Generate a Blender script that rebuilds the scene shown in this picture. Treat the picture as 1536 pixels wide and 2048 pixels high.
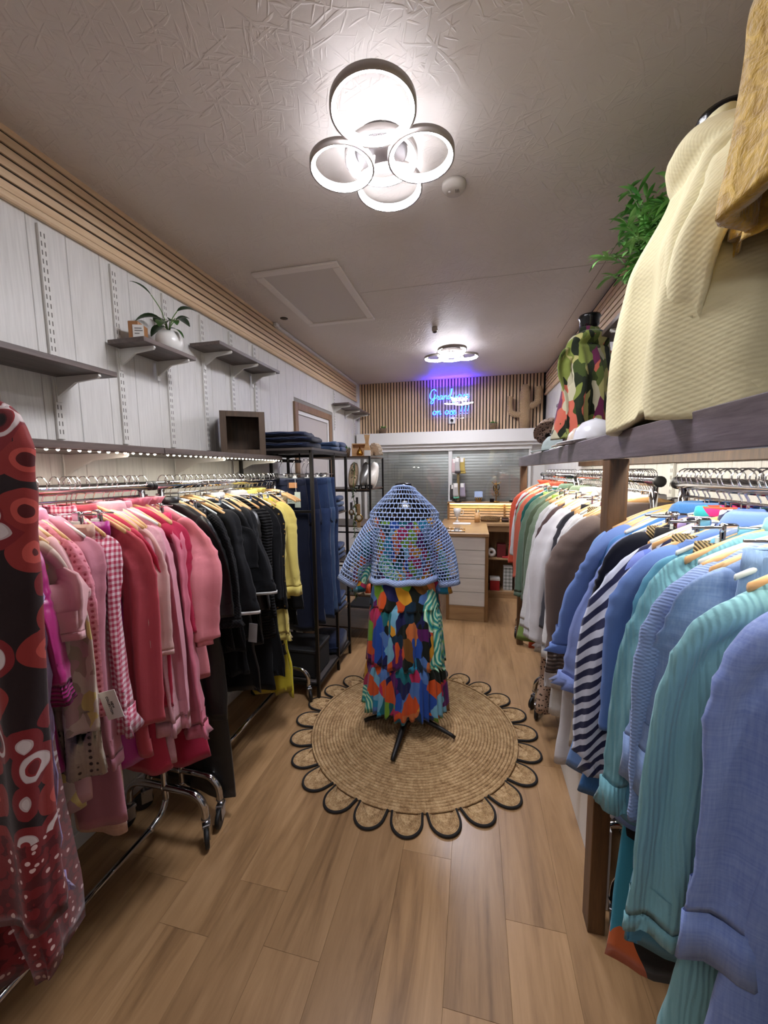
import bpy, math, random
from mathutils import Vector, Matrix, noise
from math import pi, sin, cos, radians
for _o in list(bpy.data.objects): bpy.data.objects.remove(_o, do_unlink=True)
SC = bpy.context.scene
COL = SC.collection
# ---------------------------------------------------------------- camera, world, exposure
cam = bpy.data.cameras.new('camera'); co = bpy.data.objects.new('camera', cam); COL.objects.link(co)
cam.sensor_fit = 'HORIZONTAL'; cam.sensor_width = 36.0; cam.lens = 771.5/1536*36; cam.clip_start = 0.02
YAW, PIT, ROL = -0.228926, -0.105144, -0.013216
fw = Vector((sin(YAW)*cos(PIT), cos(YAW)*cos(PIT), sin(PIT))); rt = Vector((cos(YAW), -sin(YAW), 0)); up = rt.cross(fw)
r2 = rt*cos(ROL)+up*sin(ROL); u2 = -rt*sin(ROL)+up*cos(ROL)
M = Matrix(((r2.x, u2.x, -fw.x, 0), (r2.y, u2.y, -fw.y, 0), (r2.z, u2.z, -fw.z, 1.52), (0, 0, 0, 1)))
co.matrix_world = M; SC.camera = co
W = bpy.data.worlds.new('world'); SC.world = W; W.use_nodes = True
W.node_tree.nodes['Background'].inputs[0].default_value = (0.95, 0.93, 1.0, 1)
W.node_tree.nodes['Background'].inputs[1].default_value = 0.05
SC.view_settings.view_transform = 'Standard'; SC.view_settings.look = 'None'
SC.view_settings.gamma = 1.0; SC.view_settings.use_curve_mapping = False
SC.view_settings.exposure = EXPO = 1.65
LAMP_W = 72.0      # emission strength of the ring lamps
LED_W = 40.0
NEON_W = 2.6
H_CEIL = 2.70; XL = -1.57; XR = 0.86; YB = 5.20; YF = -1.5
# ---------------------------------------------------------------- helpers
def lin(h):
    if isinstance(h, str):
        h = h.lstrip('#'); c = [int(h[i:i+2], 16)/255 for i in (0, 2, 4)]
    else: c = h
    return tuple((x/12.92 if x <= .04045 else ((x+.055)/1.055)**2.4) for x in c[:3])+(1,)
class Mt:
    """small node-tree helper"""
    def __init__(s, name, col='#808080', rough=.6, metal=0, spec=.5):
        s.m = bpy.data.materials.new(name); s.m.use_nodes = True; s.t = s.m.node_tree; s.n = s.t.nodes
        s.b = s.n['Principled BSDF']; s.b.inputs['Base Color'].default_value = lin(col)
        s.b.inputs['Roughness'].default_value = rough; s.b.inputs['Metallic'].default_value = metal
        s.b.inputs['Specular IOR Level'].default_value = spec
    def N(s, t, **k):
        n = s.n.new(t)
        for a, b in k.items():
            if a.startswith('i_'):
                a = a[2:].replace('_', ' ')
                n.inputs[a].default_value = b
            else: setattr(n, a, b)
        return n
    def L(s, a, b): s.t.links.new(a, b)
    def co(s, which='Object', scale=(1, 1, 1), rot=(0, 0, 0)):
        c = s.N('ShaderNodeTexCoord'); m = s.N('ShaderNodeMapping'); m.inputs['Scale'].default_value = scale
        m.inputs['Rotation'].default_value = rot
        s.L(c.outputs[which], m.inputs[0]); return m.outputs[0]
    def noise(s, vec, scale=5, detail=3, rough=.5, dist=0):
        n = s.N('ShaderNodeTexNoise'); n.inputs['Scale'].default_value = scale; n.inputs['Detail'].default_value = detail
        n.inputs['Roughness'].default_value = rough; n.inputs['Distortion'].default_value = dist
        s.L(vec, n.inputs['Vector']); return n
    def ramp(s, fac, stops, interp='LINEAR'):
        r = s.N('ShaderNodeValToRGB'); r.color_ramp.interpolation = interp; e = r.color_ramp.elements
        while len(e) < len(stops): e.new(.5)
        for el, (p, c) in zip(e, stops): el.position = p; el.color = lin(c)
        s.L(fac, r.inputs[0]); return r.outputs[0]
    def math(s, op, a, b=None, c=None):
        n = s.N('ShaderNodeMath', operation=op)
        for i, x in enumerate((a, b, c)):
            if x is None: continue
            if isinstance(x, (int, float)): n.inputs[i].default_value = x
            else: s.L(x, n.inputs[i])
        return n.outputs[0]
    def mix(s, f, a, b, mode='MIX'):
        n = s.N('ShaderNodeMix', data_type='RGBA', blend_type=mode)
        for i, x in ((0, f), (6, a), (7, b)):
            if isinstance(x, (int, float)): n.inputs[i].default_value = x
            elif isinstance(x, (str, tuple)): n.inputs[i].default_value = lin(x)
            else: s.L(x, n.inputs[i])
        return n.outputs[2]
    def sep(s, v):
        n = s.N('ShaderNodeSeparateXYZ'); s.L(v, n.inputs[0]); return n.outputs
    def base(s, c): s.L(c, s.b.inputs['Base Color'])
    def bump(s, h, st=.3, dist=.01):
        n = s.N('ShaderNodeBump'); n.inputs['Strength'].default_value = st; n.inputs['Distance'].default_value = dist
        s.L(h, n.inputs['Height']); s.L(n.outputs[0], s.b.inputs['Normal'])
_mc = {}
def plain(name, col, rough=.6, metal=0, spec=.5, emit=0, ecol=None):
    if name in _mc: return _mc[name]
    k = Mt(name, col, rough, metal, spec)
    if emit: k.b.inputs['Emission Color'].default_value = lin(ecol or col); k.b.inputs['Emission Strength'].default_value = emit
    _mc[name] = k.m; return k.m
def wood(name, c1, c2, axis='y', scale=1, rough=.5, grain=1.0, rnd=.15, bump=.15):
    if name in _mc: return _mc[name]
    k = Mt(name, c1, rough)
    sc = {'x': (1.2, 14, 14), 'y': (14, 1.2, 14), 'z': (14, 14, 1.2)}[axis]
    v = k.co('Object', tuple(a*scale for a in sc))
    oi = k.N('ShaderNodeObjectInfo')
    add = k.N('ShaderNodeVectorMath', operation='ADD'); k.L(v, add.inputs[0])
    mu = k.math('MULTIPLY', oi.outputs['Random'], 37.0); cx = k.N('ShaderNodeCombineXYZ')
    for i in range(3): k.L(mu, cx.inputs[i])
    k.L(cx.outputs[0], add.inputs[1])
    n = k.noise(add.outputs[0], 1.6*grain, 5, .6, .6); n2 = k.noise(add.outputs[0], 9*grain, 3, .6)
    f = k.math('ADD', k.math('MULTIPLY', n.outputs[0], .75), k.math('MULTIPLY', n2.outputs[0], .3))
    c = k.ramp(f, [(.36, c1), (.68, c2)])
    hv = k.N('ShaderNodeHueSaturation'); k.L(c, hv.inputs['Color'])
    k.L(k.math('ADD', k.math('MULTIPLY', oi.outputs['Random'], rnd*2), 1-rnd), hv.inputs['Value'])
    k.base(hv.outputs[0]); k.bump(n2.outputs[0], bump, .002)
    _mc[name] = k.m; return k.m
class MB:
    def __init__(s): s.v = []; s.f = []; s.sm = []; s.T = None
    def _add(s, vs, fs, smooth):
        o = len(s.v)
        if s.T is not None: vs = [s.T @ Vector(v) for v in vs]
        s.v += [tuple(v) for v in vs]; s.f += [tuple(i+o for i in f) for f in fs]; s.sm += [smooth]*len(fs)
        return s
    def box(s, x0, x1, y0, y1, z0, z1, ch=0):
        if ch <= 0:
            vs = [(x, y, z) for z in (z0, z1) for y in (y0, y1) for x in (x0, x1)]
            return s._add(vs, [(0, 2, 3, 1), (4, 5, 7, 6), (0, 1, 5, 4), (2, 6, 7, 3), (0, 4, 6, 2), (1, 3, 7, 5)], False)
        c = ch; X = (x0, x1); Y = (y0, y1); Z = (z0, z1); vs = []; idx = {}
        for i in (0, 1):
            for j in (0, 1):
                for k in (0, 1):
                    dx = c*(1-2*i); dy = c*(1-2*j); dz = c*(1-2*k)
                    for a, p in (('x', (X[i], Y[j]+dy, Z[k]+dz)), ('y', (X[i]+dx, Y[j], Z[k]+dz)), ('z', (X[i]+dx, Y[j]+dy, Z[k]))):
                        idx[(a, i, j, k)] = len(vs); vs.append(p)
        g = lambda a, i, j, k: idx[(a, i, j, k)]
        fs = []
        for i in (0, 1):
            q = [g('x', i, 0, 0), g('x', i, 1, 0), g('x', i, 1, 1), g('x', i, 0, 1)]; fs.append(q if i else q[::-1])
            q = [g('y', 0, i, 0), g('y', 1, i, 0), g('y', 1, i, 1), g('y', 0, i, 1)]; fs.append(q[::-1] if i else q)
            q = [g('z', 0, 0, i), g('z', 1, 0, i), g('z', 1, 1, i), g('z', 0, 1, i)]; fs.append(q if i else q[::-1])
        for i in (0, 1):
            for j in (0, 1):
                fs.append((g('x', i, j, 0), g('x', i, j, 1), g('y', i, j, 1), g('y', i, j, 0)))
                fs.append((g('x', i, 0, j), g('x', i, 1, j), g('z', i, 1, j), g('z', i, 0, j)))
                fs.append((g('y', 0, i, j), g('y', 1, i, j), g('z', 1, i, j), g('z', 0, i, j)))
                for k in (0, 1): fs.append((g('x', i, j, k), g('y', i, j, k), g('z', i, j, k)))
        return s._add(vs, fs, False)
    def cb(s, c, d, ch=0): return s.box(c[0]-d[0]/2, c[0]+d[0]/2, c[1]-d[1]/2, c[1]+d[1]/2, c[2]-d[2]/2, c[2]+d[2]/2, ch)
    def tube(s, path, r, n=10, closed=False, cap=True, ry=None, upv=None):
        P = [Vector(p) for p in path]; m = len(P); vs = []; fs = []
        R = r if isinstance(r, (list, tuple)) else [r]*m
        prev = None
        for i in range(m):
            if closed: t = P[(i+1) % m]-P[i-1]
            else: t = P[min(i+1, m-1)]-P[max(i-1, 0)]
            t.normalize()
            if prev is None:
                a = Vector(upv) if upv else (Vector((0, 0, 1)) if abs(t.z) < .9 else Vector((0, 1, 0)))
            else: a = prev
            a = (a-t*a.dot(t)); a.normalize(); prev = a; b = t.cross(a)
            for j in range(n):
                q = 2*pi*j/n; vs.append(P[i]+a*(cos(q)*R[i])+b*(sin(q)*(ry if ry else R[i])))
        for i in range(m if closed else m-1):
            k = (i+1) % m
            for j in range(n):
                l = (j+1) % n; fs.append((i*n+j, i*n+l, k*n+l, k*n+j))
        if cap and not closed:
            fs.append(tuple(range(n))[::-1]); fs.append(tuple((m-1)*n+j for j in range(n)))
        return s._add(vs, fs, True)
    def lathe(s, prof, n=24, c=(0, 0, 0), ax=1, ay=1):
        vs = []; fs = []; m = len(prof)
        for r, z in prof:
            for j in range(n):
                q = 2*pi*j/n; vs.append((c[0]+cos(q)*r*ax, c[1]+sin(q)*r*ay, c[2]+z))
        for i in range(m-1):
            for j in range(n):
                l = (j+1) % n; fs.append((i*n+j, i*n+l, (i+1)*n+l, (i+1)*n+j))
        if prof[0][0] > 1e-5: fs.append(tuple(range(n))[::-1])
        if prof[-1][0] > 1e-5: fs.append(tuple((m-1)*n+j for j in range(n)))
        return s._add(vs, fs, True)
    def grid(s, rows, wrap=False, capa=False, capb=False):
        m = len(rows); n = len(rows[0]); vs = [p for r in rows for p in r]; fs = []
        for i in range(m-1):
            for j in range(n if wrap else n-1):
                l = (j+1) % n; fs.append((i*n+j, (i+1)*n+j, (i+1)*n+l, i*n+l))
        if capa: fs.append(tuple(range(n)))
        if capb: fs.append(tuple((m-1)*n+j for j in range(n))[::-1])
        return s._add(vs, fs, True)
    def mesh(s, name, mat):
        me = bpy.data.meshes.new(name); me.from_pydata(s.v, [], s.f); me.polygons.foreach_set('use_smooth', s.sm)
        for q in (mat if isinstance(mat, (list, tuple)) else [mat]): me.materials.append(q)
        me.update(); return me
    def build(s, name, mat, parent=None, loc=None, rot=None):
        return inst(name, s.mesh(name, mat), parent, loc, rot)
def inst(name, me, parent=None, loc=None, rot=None):
    o = bpy.data.objects.new(name, me); COL.objects.link(o)
    if parent is not None: o.parent = parent
    if loc is not None: o.location = loc
    if rot is not None: o.rotation_euler = rot
    return o
def tag(o, label=None, cat=None, group=None, kind=None):
    if label: o['label'] = label
    if cat: o['category'] = cat
    if group: o['group'] = group
    if kind: o['kind'] = kind
    return o
def thing(name, label, cat, loc=(0, 0, 0), rz=0, group=None):
    o = bpy.data.objects.new(name, None); COL.objects.link(o); o.empty_display_size = .05
    o.location = loc; o.rotation_euler = (0, 0, rz); return tag(o, label, cat, group)
def struct(name, mb, mat, parent=None):
    o = mb.build(name, mat, parent)
    if parent is None: o['kind'] = 'structure'
    return o
def dup(root, loc, rz=0, label=None, group=None):
    r = root.copy(); COL.objects.link(r); r.location = loc; r.rotation_euler = (0, 0, rz)
    if label: r['label'] = label
    if group: r['group'] = group
    for ch in root.children:
        c = ch.copy(); COL.objects.link(c); c.parent = r
        for g in ch.children:
            d = g.copy(); COL.objects.link(d); d.parent = c
    return r
def textmesh(name, body, size, mat, parent, loc, rot, ext=.0005):
    cu = bpy.data.curves.new('tmp', 'FONT'); cu.body = body; cu.size = size; cu.extrude = ext
    cu.align_x = 'CENTER'; cu.align_y = 'CENTER'; cu.resolution_u = 3
    o = bpy.data.objects.new('tmp', cu); COL.objects.link(o)
    bpy.context.view_layer.update(); dg = bpy.context.evaluated_depsgraph_get()
    me = bpy.data.meshes.new_from_object(o.evaluated_get(dg)); bpy.data.objects.remove(o); bpy.data.curves.remove(cu)
    me.name = name; me.materials.clear(); me.materials.append(mat)
    return inst(name, me, parent, loc, rot)
def N3(x, y, z): return noise.noise(Vector((x, y, z)))
# ---------------------------------------------------------------- materials of the room
def m_floor():
    k = Mt('oak_laminate', '#9a7a58', .34); v = k.co('Object', (9, .9, 1))
    oi = k.N('ShaderNodeObjectInfo'); mu = k.math('MULTIPLY', oi.outputs['Random'], 91.0)
    cx = k.N('ShaderNodeCombineXYZ'); k.L(mu, cx.inputs[0]); k.L(mu, cx.inputs[1])
    ad = k.N('ShaderNodeVectorMath', operation='ADD'); k.L(v, ad.inputs[0]); k.L(cx.outputs[0], ad.inputs[1])
    n = k.noise(ad.outputs[0], 1.1, 4, .62, 1.4); n2 = k.noise(ad.outputs[0], 7, 4, .7)
    f = k.math('ADD', k.math('MULTIPLY', n.outputs[0], .8), k.math('MULTIPLY', n2.outputs[0], .25))
    c = k.ramp(f, [(.30, '#745739'), (.5, '#9a7852'), (.72, '#ae8b63')])
    hv = k.N('ShaderNodeHueSaturation'); k.L(c, hv.inputs['Color'])
    k.L(k.math('ADD', k.math('MULTIPLY', oi.outputs['Random'], .22), .90), hv.inputs['Value'])
    k.base(hv.outputs[0]); k.bump(n2.outputs[0], .08, .001); return k.m
def m_ceiling():
    k = Mt('painted_flake_board', '#b8b0a8', .42); k.b.inputs['Specular IOR Level'].default_value = .35
    v = k.co('Object'); h = None
    for i, (ang, sc) in enumerate(((.3, 1), (1.2, 1.15), (2.1, .95), (2.75, 1.1))):
        w = k.noise(v, 3.0+i, 2)
        mp = k.N('ShaderNodeMapping'); vr = k.N('ShaderNodeVectorRotate', rotation_type='Z_AXIS'); vr.inputs['Angle'].default_value = ang
        mp.inputs['Scale'].default_value = (9*sc, 70*sc, 1); mp.inputs['Location'].default_value = (i*3.1, i*7.7, 0)
        wv = k.N('ShaderNodeVectorMath', operation='MULTIPLY_ADD'); k.L(w.outputs['Color'], wv.inputs[0])
        wv.inputs[1].default_value = (.06, .06, 0); k.L(v, wv.inputs[2]); k.L(wv.outputs[0], vr.inputs[0]); k.L(vr.outputs[0], mp.inputs[0])
        n = k.noise(mp.outputs[0], 1.0, 1.5, .4)
        t = k.N('ShaderNodeMapRange'); k.L(n.outputs[0], t.inputs[0]); t.inputs[1].default_value = .60; t.inputs[2].default_value = .68
        t.interpolation_type = 'SMOOTHSTEP'
        h = t.outputs[0] if h is None else k.math('MAXIMUM', h, t.outputs[0])
    pat = k.noise(v, 1.7, 2); pr_ = k.N('ShaderNodeMapRange'); k.L(pat.outputs[0], pr_.inputs[0]); pr_.inputs[1].default_value = .35; pr_.inputs[2].default_value = .62
    h = k.math('MULTIPLY', h, k.math('ADD', k.math('MULTIPLY', pr_.outputs[0], .8), .2))
    n5 = k.noise(v, 60, 3); hh = k.math('ADD', h, k.math('MULTIPLY', n5.outputs[0], .15))
    k.bump(hh, .5, .0035)
    c = k.ramp(pat.outputs[0], [(.3, '#cbc4bc'), (.7, '#d4cdc6')]); k.base(c); return k.m
def m_wallwood():
    k = Mt('white_ash_panel', '#c4c2bc', .5); v = k.co('Object', (9, 9, .5))
    oi = k.N('ShaderNodeObjectInfo'); mu = k.math('MULTIPLY', oi.outputs['Random'], 31.0)
    cx = k.N('ShaderNodeCombineXYZ'); k.L(mu, cx.inputs[1]); k.L(mu, cx.inputs[2])
    ad = k.N('ShaderNodeVectorMath', operation='ADD'); k.L(v, ad.inputs[0]); k.L(cx.outputs[0], ad.inputs[1])
    n = k.noise(ad.outputs[0], .9, 1, .5, .3)
    s_ = k.math('SINE', k.math('MULTIPLY', n.outputs[0], 110)); n2 = k.noise(ad.outputs[0], 16, 3)
    f = k.math('ADD', k.math('MULTIPLY', s_, .09), n2.outputs[0])
    k.base(k.ramp(f, [(.3, '#d9d7d1'), (.75, '#cbc9c3')])); k.bump(f, .06, .001); return k.m
M_FLOOR = m_floor(); M_CEIL = m_ceiling(); M_WALL = m_wallwood()
M_WHITE = plain('white_paint', '#d9d8d4', .45); M_WMET = plain('white_powder_metal', '#d5d3cc', .38)
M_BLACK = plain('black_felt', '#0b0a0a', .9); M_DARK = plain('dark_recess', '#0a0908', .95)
M_SLAT = wood('pine_slat', '#cfae88', '#e2c8a4', 'y', 1, .5, 1, .07); M_SLATV = wood('pine_slat_upright', '#c6a680', '#deC19b', 'z', 1, .5, 1, .07)
M_SHELF = wood('dark_shelf_wood', '#4a403c', '#6b5e58', 'y', 1.4, .45, 1, .04)
M_FASC = wood('grey_brown_fascia', '#4b4145', '#6f6468', 'y', 1.2, .42, 1.4, .03)
M_OAK = wood('mid_oak', '#6e4e2c', '#8f6b42', 'z', 1, .45, 1, .05); M_OAKX = wood('mid_oak_flat', '#8a6a48', '#a98961', 'x', 1, .38, 1, .05)
M_WALNUT = wood('walnut_post', '#3d2a18', '#6b4a2a', 'z', 1.4, .5, 1, .05)
M_CHROME = plain('chrome', '#c9c9cc', .09, 1); M_CHROME2 = plain('brushed_steel', '#a8a8aa', .28, 1)
M_BMET = plain('black_metal', '#14110f', .42, .3); M_RUB = plain('black_rubber', '#0b0b0b', .55)
M_BLKGL = plain('black_gloss', '#08080a', .18); M_PLAST = plain('white_plastic', '#d2d8d2', .4)
M_GOLD = plain('gold_metal', '#c79a4a', .25, 1); M_CARD = plain('kraft_card', '#b08d62', .8)
M_PAPER = plain('white_card', '#dedcd6', .7); M_INK = plain('black_ink', '#1a1a1a', .6)
M_SLOT = plain('slot_shadow', '#55524c', .8)
# ---------------------------------------------------------------- room shell
tag(MB().box(XL-.02, XR+.02, YF, YB+.02, -.03, -.006).build('floor', plain('subfloor', '#2a2018', .9)), kind='structure')
FLR = bpy.data.objects['floor']
rng = random.Random(5)
pm = MB().box(-.0958, .0958, -.6402, .6402, -.006, 0, .0005).mesh('floor_plank', M_FLOOR)
nx = 0; x = XL+.06
while x < XR+.09:
    y = YF+.1-rng.random()*.9
    if nx == 10: y = 1.342-1.284*3+.642-.642
    while y < YB+.6:
        if y+.64 > YF and y-.64 < YB:
            if y+.64 > YB or y-.64 < YF or x+.096 > XR+.02 or x-.096 < XL-.02:
                MB().box(max(-.0958, XL-.02-x), min(.0958, XR+.02-x), max(-.64, YF-y), min(.64, YB-y), -.006, 0, .0005).build('floor_plank', M_FLOOR, FLR, (x, y, 0))
            else: inst('floor_plank', pm, FLR, (x, y, 0))
        y += 1.281
    x += .192; nx += 1
struct('ceiling', MB().box(XL-.1, XR+.1, YF-.1, YB+.1, H_CEIL, H_CEIL+.05), M_CEIL)
CE = bpy.data.objects['ceiling']
MB().box(-.75, XR, 2.598, 2.6015, H_CEIL-.0015, H_CEIL+.001).build('ceiling_seam', plain('seam', '#c2bbb4', .6), CE)
MB().box(.722, .7245, 2.2, 3.9, H_CEIL-.001, H_CEIL+.001).build('ceiling_seam', plain('seam_dark', '#6a6058', .8), CE)
# walls: backing plus one object per board
wl = struct('wall_left', MB().box(XL-.06, XL-.008, YF, YB+.05, 0, H_CEIL), plain('groove_shade', '#8e8b85', .8))
wr = struct('wall_right', MB().box(XR+.008, XR+.06, YF, YB+.05, 0, H_CEIL), plain('groove_shade', '#8e8b85', .8))
wb = struct('wall_back', MB().box(XL-.06, XR+.06, YB+.03, YB+.08, 0, H_CEIL), plain('back_wall', '#b9b5b0', .7))
wf = struct('wall_front', MB().box(XL-.06, XR+.06, YF-.05, YF, 0, H_CEIL), plain('front_wall', '#b4b0aa', .7))
bm_ = MB().box(-.008, .0, -.0695, .0695, 0, 2.47, .002).mesh('wall_board', M_WALL)
y = 1.155-.14*19+.07
while y < YB:
    if y > YF:
        if 3.19 < y < 4.18:
            MB().box(-.008, .0, -.0695, .0695, 2.19, 2.47, .002).build('wall_board', M_WALL, wl, (XL, y, 0))
        else: inst('wall_board', bm_, wl, (XL, y, 0))
    y += .14
bm2 = MB().box(0, .008, -.0695, .0695, 0, 2.47, .002).mesh('wall_board', M_WALL)
y = 1.443-.16-.14*19+.07
while y < YB:
    if y > YF: inst('wall_board', bm2, wr, (XR, y, 0))
    y += .14
# slatted bands above the boards
def slat_band(wall, x, sgn, y0, y1, hz0):
    n = 6; p = .0385
    MB().box(min(x, x+sgn*.004), max(x, x+sgn*.004), y0, y1, hz0+.02, H_CEIL).build('slat_backing', M_BLACK, wall)
    me = MB().box(0, .010, y0, y1, 0, .0295, .001) if sgn > 0 else MB().box(-.010, 0, y0, y1, 0, .0295, .001)
    me = me.mesh('slat', M_SLAT)
    for i in range(n): inst('slat', me, wall, (x+sgn*.003, 0, hz0+.032+i*p-(.0 if i else .0)))
    a = x; b = x+sgn*.026
    MB().box(min(a, b), max(a, b), y0, y1, hz0-.002, hz0+.026, .006).build('slat_edge_moulding', M_SLAT, wall)
slat_band(wl, XL, 1, YF, 5.12, 2.455)
slat_band(wr, XR, -1, YF, YB, 2.425)
MB().box(XL, XL+.03, 5.12, 5.15, 2.45, H_CEIL, .003).build('slat_end_trim', M_WHITE, wl)
MB().box(XL+.005, XL+.035, 2.95, 5.12, 2.672, 2.695, .004).build('cable_duct', M_WHITE, wl)
MB().cb((XL+.03, 2.93, 2.685), (.03, .05, .025), .004).build('junction_box', M_WHITE, wl)
# back wall: upright slats, one object each
MB().box(XL, XR, YB+.012, YB+.03, 1.9, H_CEIL).build('slat_backing', M_BLACK, wb)
sm_ = MB().box(-.0135, .0135, -.012, 0, 1.95, H_CEIL-.001, .0015).mesh('upright_slat', M_SLATV)
x = XL+.05
while x < XR-.01: inst('upright_slat', sm_, wb, (x, YB+.012, 0)); x += .0402
MB().box(XL, XL+.035, YB-.02, YB+.03, 0, H_CEIL, .003).build('corner_post', M_WHITE, wb)
MB().box(XL, XR, YB-.02, YB+.03, 0, .58).build('lower_wall', M_WHITE, wb)
MB().box(.69, XR, YB-.02, YB+.03, .5, 1.9).build('side_wall', M_WHITE, wb)
# roller shutter housing and header
hs = MB().box(XL+.03, XR, YB-.17, YB-.0, 1.862, 2.018, .004)
hs.box(XL+.03, XR, YB-.13, YB, 1.825, 1.862, .003); o = struct('trim_1', hs, M_WHITE)
o = struct('trim_2', MB().box(-1.50, .70, YB-.09, YB, 1.775, 1.825, .004), M_WHITE)
# windows with roller shutter slats behind the pane
k = Mt('window_glass', '#e8f2ee', .03); k.b.inputs['Transmission Weight'].default_value = 1; k.b.inputs['IOR'].default_value = 1.3
M_GLASS = k.m
k = Mt('acrylic_pane', '#ffffff', .02); g_ = k.N('ShaderNodeBsdfGlossy'); g_.inputs['Roughness'].default_value = .015; t_ = k.N('ShaderNodeBsdfTransparent')
mx = k.N('ShaderNodeMixShader'); fr = k.N('ShaderNodeFresnel'); fr.inputs[0].default_value = 1.5
k.L(k.math('ADD', k.math('MULTIPLY', fr.outputs[0], 1.6), .02), mx.inputs[0]); k.L(t_.outputs[0], mx.inputs[1]); k.L(g_.outputs[0], mx.inputs[2])
k.L(mx.outputs[0], k.n['Material Output'].inputs[0]); M_PANE = k.m
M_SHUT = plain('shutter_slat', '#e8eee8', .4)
shm = None
for wi, (x0, x1) in enumerate(((-1.44, -.325), (-.275, .665))):
    fr_ = MB()
    fr_.box(x0-.03, x0, YB-.07, YB, .55, 1.775, .003); fr_.box(x1, x1+.03 if wi else x1+.025, YB-.07, YB, .55, 1.775, .003)
    fr_.box(x0, x1, YB-.07, YB, .55, .60, .003)
    w = struct('window_%d' % (wi+1), fr_, M_WHITE)
    sm2 = MB()
    prof = [(0, 0), (-.006, .006), (-.008, .019), (-.006, .032), (0, .037)]
    sm2.grid([[(x0, yy, zz) for yy, zz in prof], [(x1, yy, zz) for yy, zz in prof]])
    sm2.sm = [True]*len(sm2.sm); me = sm2.mesh('shutter_slat', M_SHUT)
    for i in range(31): inst('shutter_slat', me, w, (0, YB-.012, .60+i*.038))
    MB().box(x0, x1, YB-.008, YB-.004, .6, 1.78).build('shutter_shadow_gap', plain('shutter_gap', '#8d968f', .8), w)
    MB().box(x0, x1, YB-.034, YB-.031, .6, 1.775).build('pane', M_PANE, w)
# skirting
struct('baseboard_left', MB().box(XL, XL+.014, YF, 3.24, 0, .07, .003), M_WHITE)
struct('baseboard_right', MB().box(XR-.014, XR, YF, 4.9, 0, .07, .003), M_WHITE)
# door on the left wall
d = MB(); d.box(XL-.02, XL+.02, 3.235, 3.30, 0, 2.15, .003); d.box(XL-.02, XL+.02, 4.085, 4.15, 0, 2.15, .003); d.box(XL-.02, XL+.02, 3.30, 4.085, 2.085, 2.15, .003)
door = struct('door_1', d, wood('door_frame_oak', '#7c5f43', '#97785a', 'z', 1, .5))
d = MB(); d.box(XL-.015, XL+.006, 3.30, 3.33, 0, 2.085, .002); d.box(XL-.015, XL+.006, 4.05, 4.085, 0, 2.085, .002); d.box(XL-.015, XL+.006, 3.33, 4.05, 2.05, 2.085, .002)
d.build('inner_frame', M_WHITE, door)
MB().box(XL-.018, XL-.006, 3.332, 4.048, .01, 2.048, .002).build('door_leaf', plain('door_leaf', '#b5aea8', .5), door)
h = MB(); h.tube([(XL-.006, 3.40, 1.03), (XL+.05, 3.40, 1.03), (XL+.05, 3.52, 1.03)], .009, 8); h.build('door_handle', M_CHROME2, door)
# ---------------------------------------------------------------- ceiling things
hz = thing('ceiling_hatch', 'square white ceiling hatch with raised moulded frame', 'hatch', (-1.03, 2.61, H_CEIL))
w2, d2 = .27, .43
k = MB(); k.box(-w2, w2, -d2, -d2+.05, -.014, 0, .004); k.box(-w2, w2, d2-.05, d2, -.014, 0, .004)
k.box(-w2, -w2+.05, -d2+.05, d2-.05, -.014, 0, .004); k.box(w2-.05, w2, -d2+.05, d2-.05, -.014, 0, .004)
k.build('frame', plain('hatch_frame', '#dcd6cf', .5), hz)
MB().box(-w2+.05, w2-.05, -d2+.05, d2-.05, -.005, 0).build('panel', plain('hatch_panel', '#c6bfb8', .6), hz)
sd = thing('smoke_detector', 'round white smoke detector beside the near ring lamp', 'detector', (-.093, 1.759, H_CEIL))
MB().lathe([(.0, -.032), (.028, -.032), (.036, -.029), (.046, -.018), (.05, -.012), (.05, 0)][::1], 28).build('housing', plain('detector_shell', '#b9b2a8', .4), sd)
k = MB()
for i in range(3): k.cb((.008+i*.006, -.01, -.0335), (.002, .016, .003))
k.build('vent', M_SLOT, sd)
k = MB(); k.lathe([(0, -.035), (.006, -.034), (.006, -.031)], 10, (-.018, -.01, 0)); k.build('indicator', plain('indicator', '#d8d4cc', .3), sd)
sn = thing('ceiling_sensor', 'small white box sensor in front of the far ring lamp', 'sensor', (-.327, 3.354, H_CEIL))
MB().cb((0, 0, -.018), (.045, .06, .036), .006).build('housing', plain('sensor_shell', '#a59d94', .4), sn)
MB().lathe([(0, -.046), (.012, -.043), (.018, -.036)], 14).build('lens', plain('sensor_lens', '#4a4744', .3), sn)
sp = thing('ceiling_spotlight', 'small unlit black recessed spot in ceiling beside slats', 'spotlight', (-1.437, 2.86, H_CEIL))
MB().lathe([(0, -.002), (.024, -.003), (.03, -.001), (.03, 0)], 18).build('rim', M_BLKGL, sp)
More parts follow.
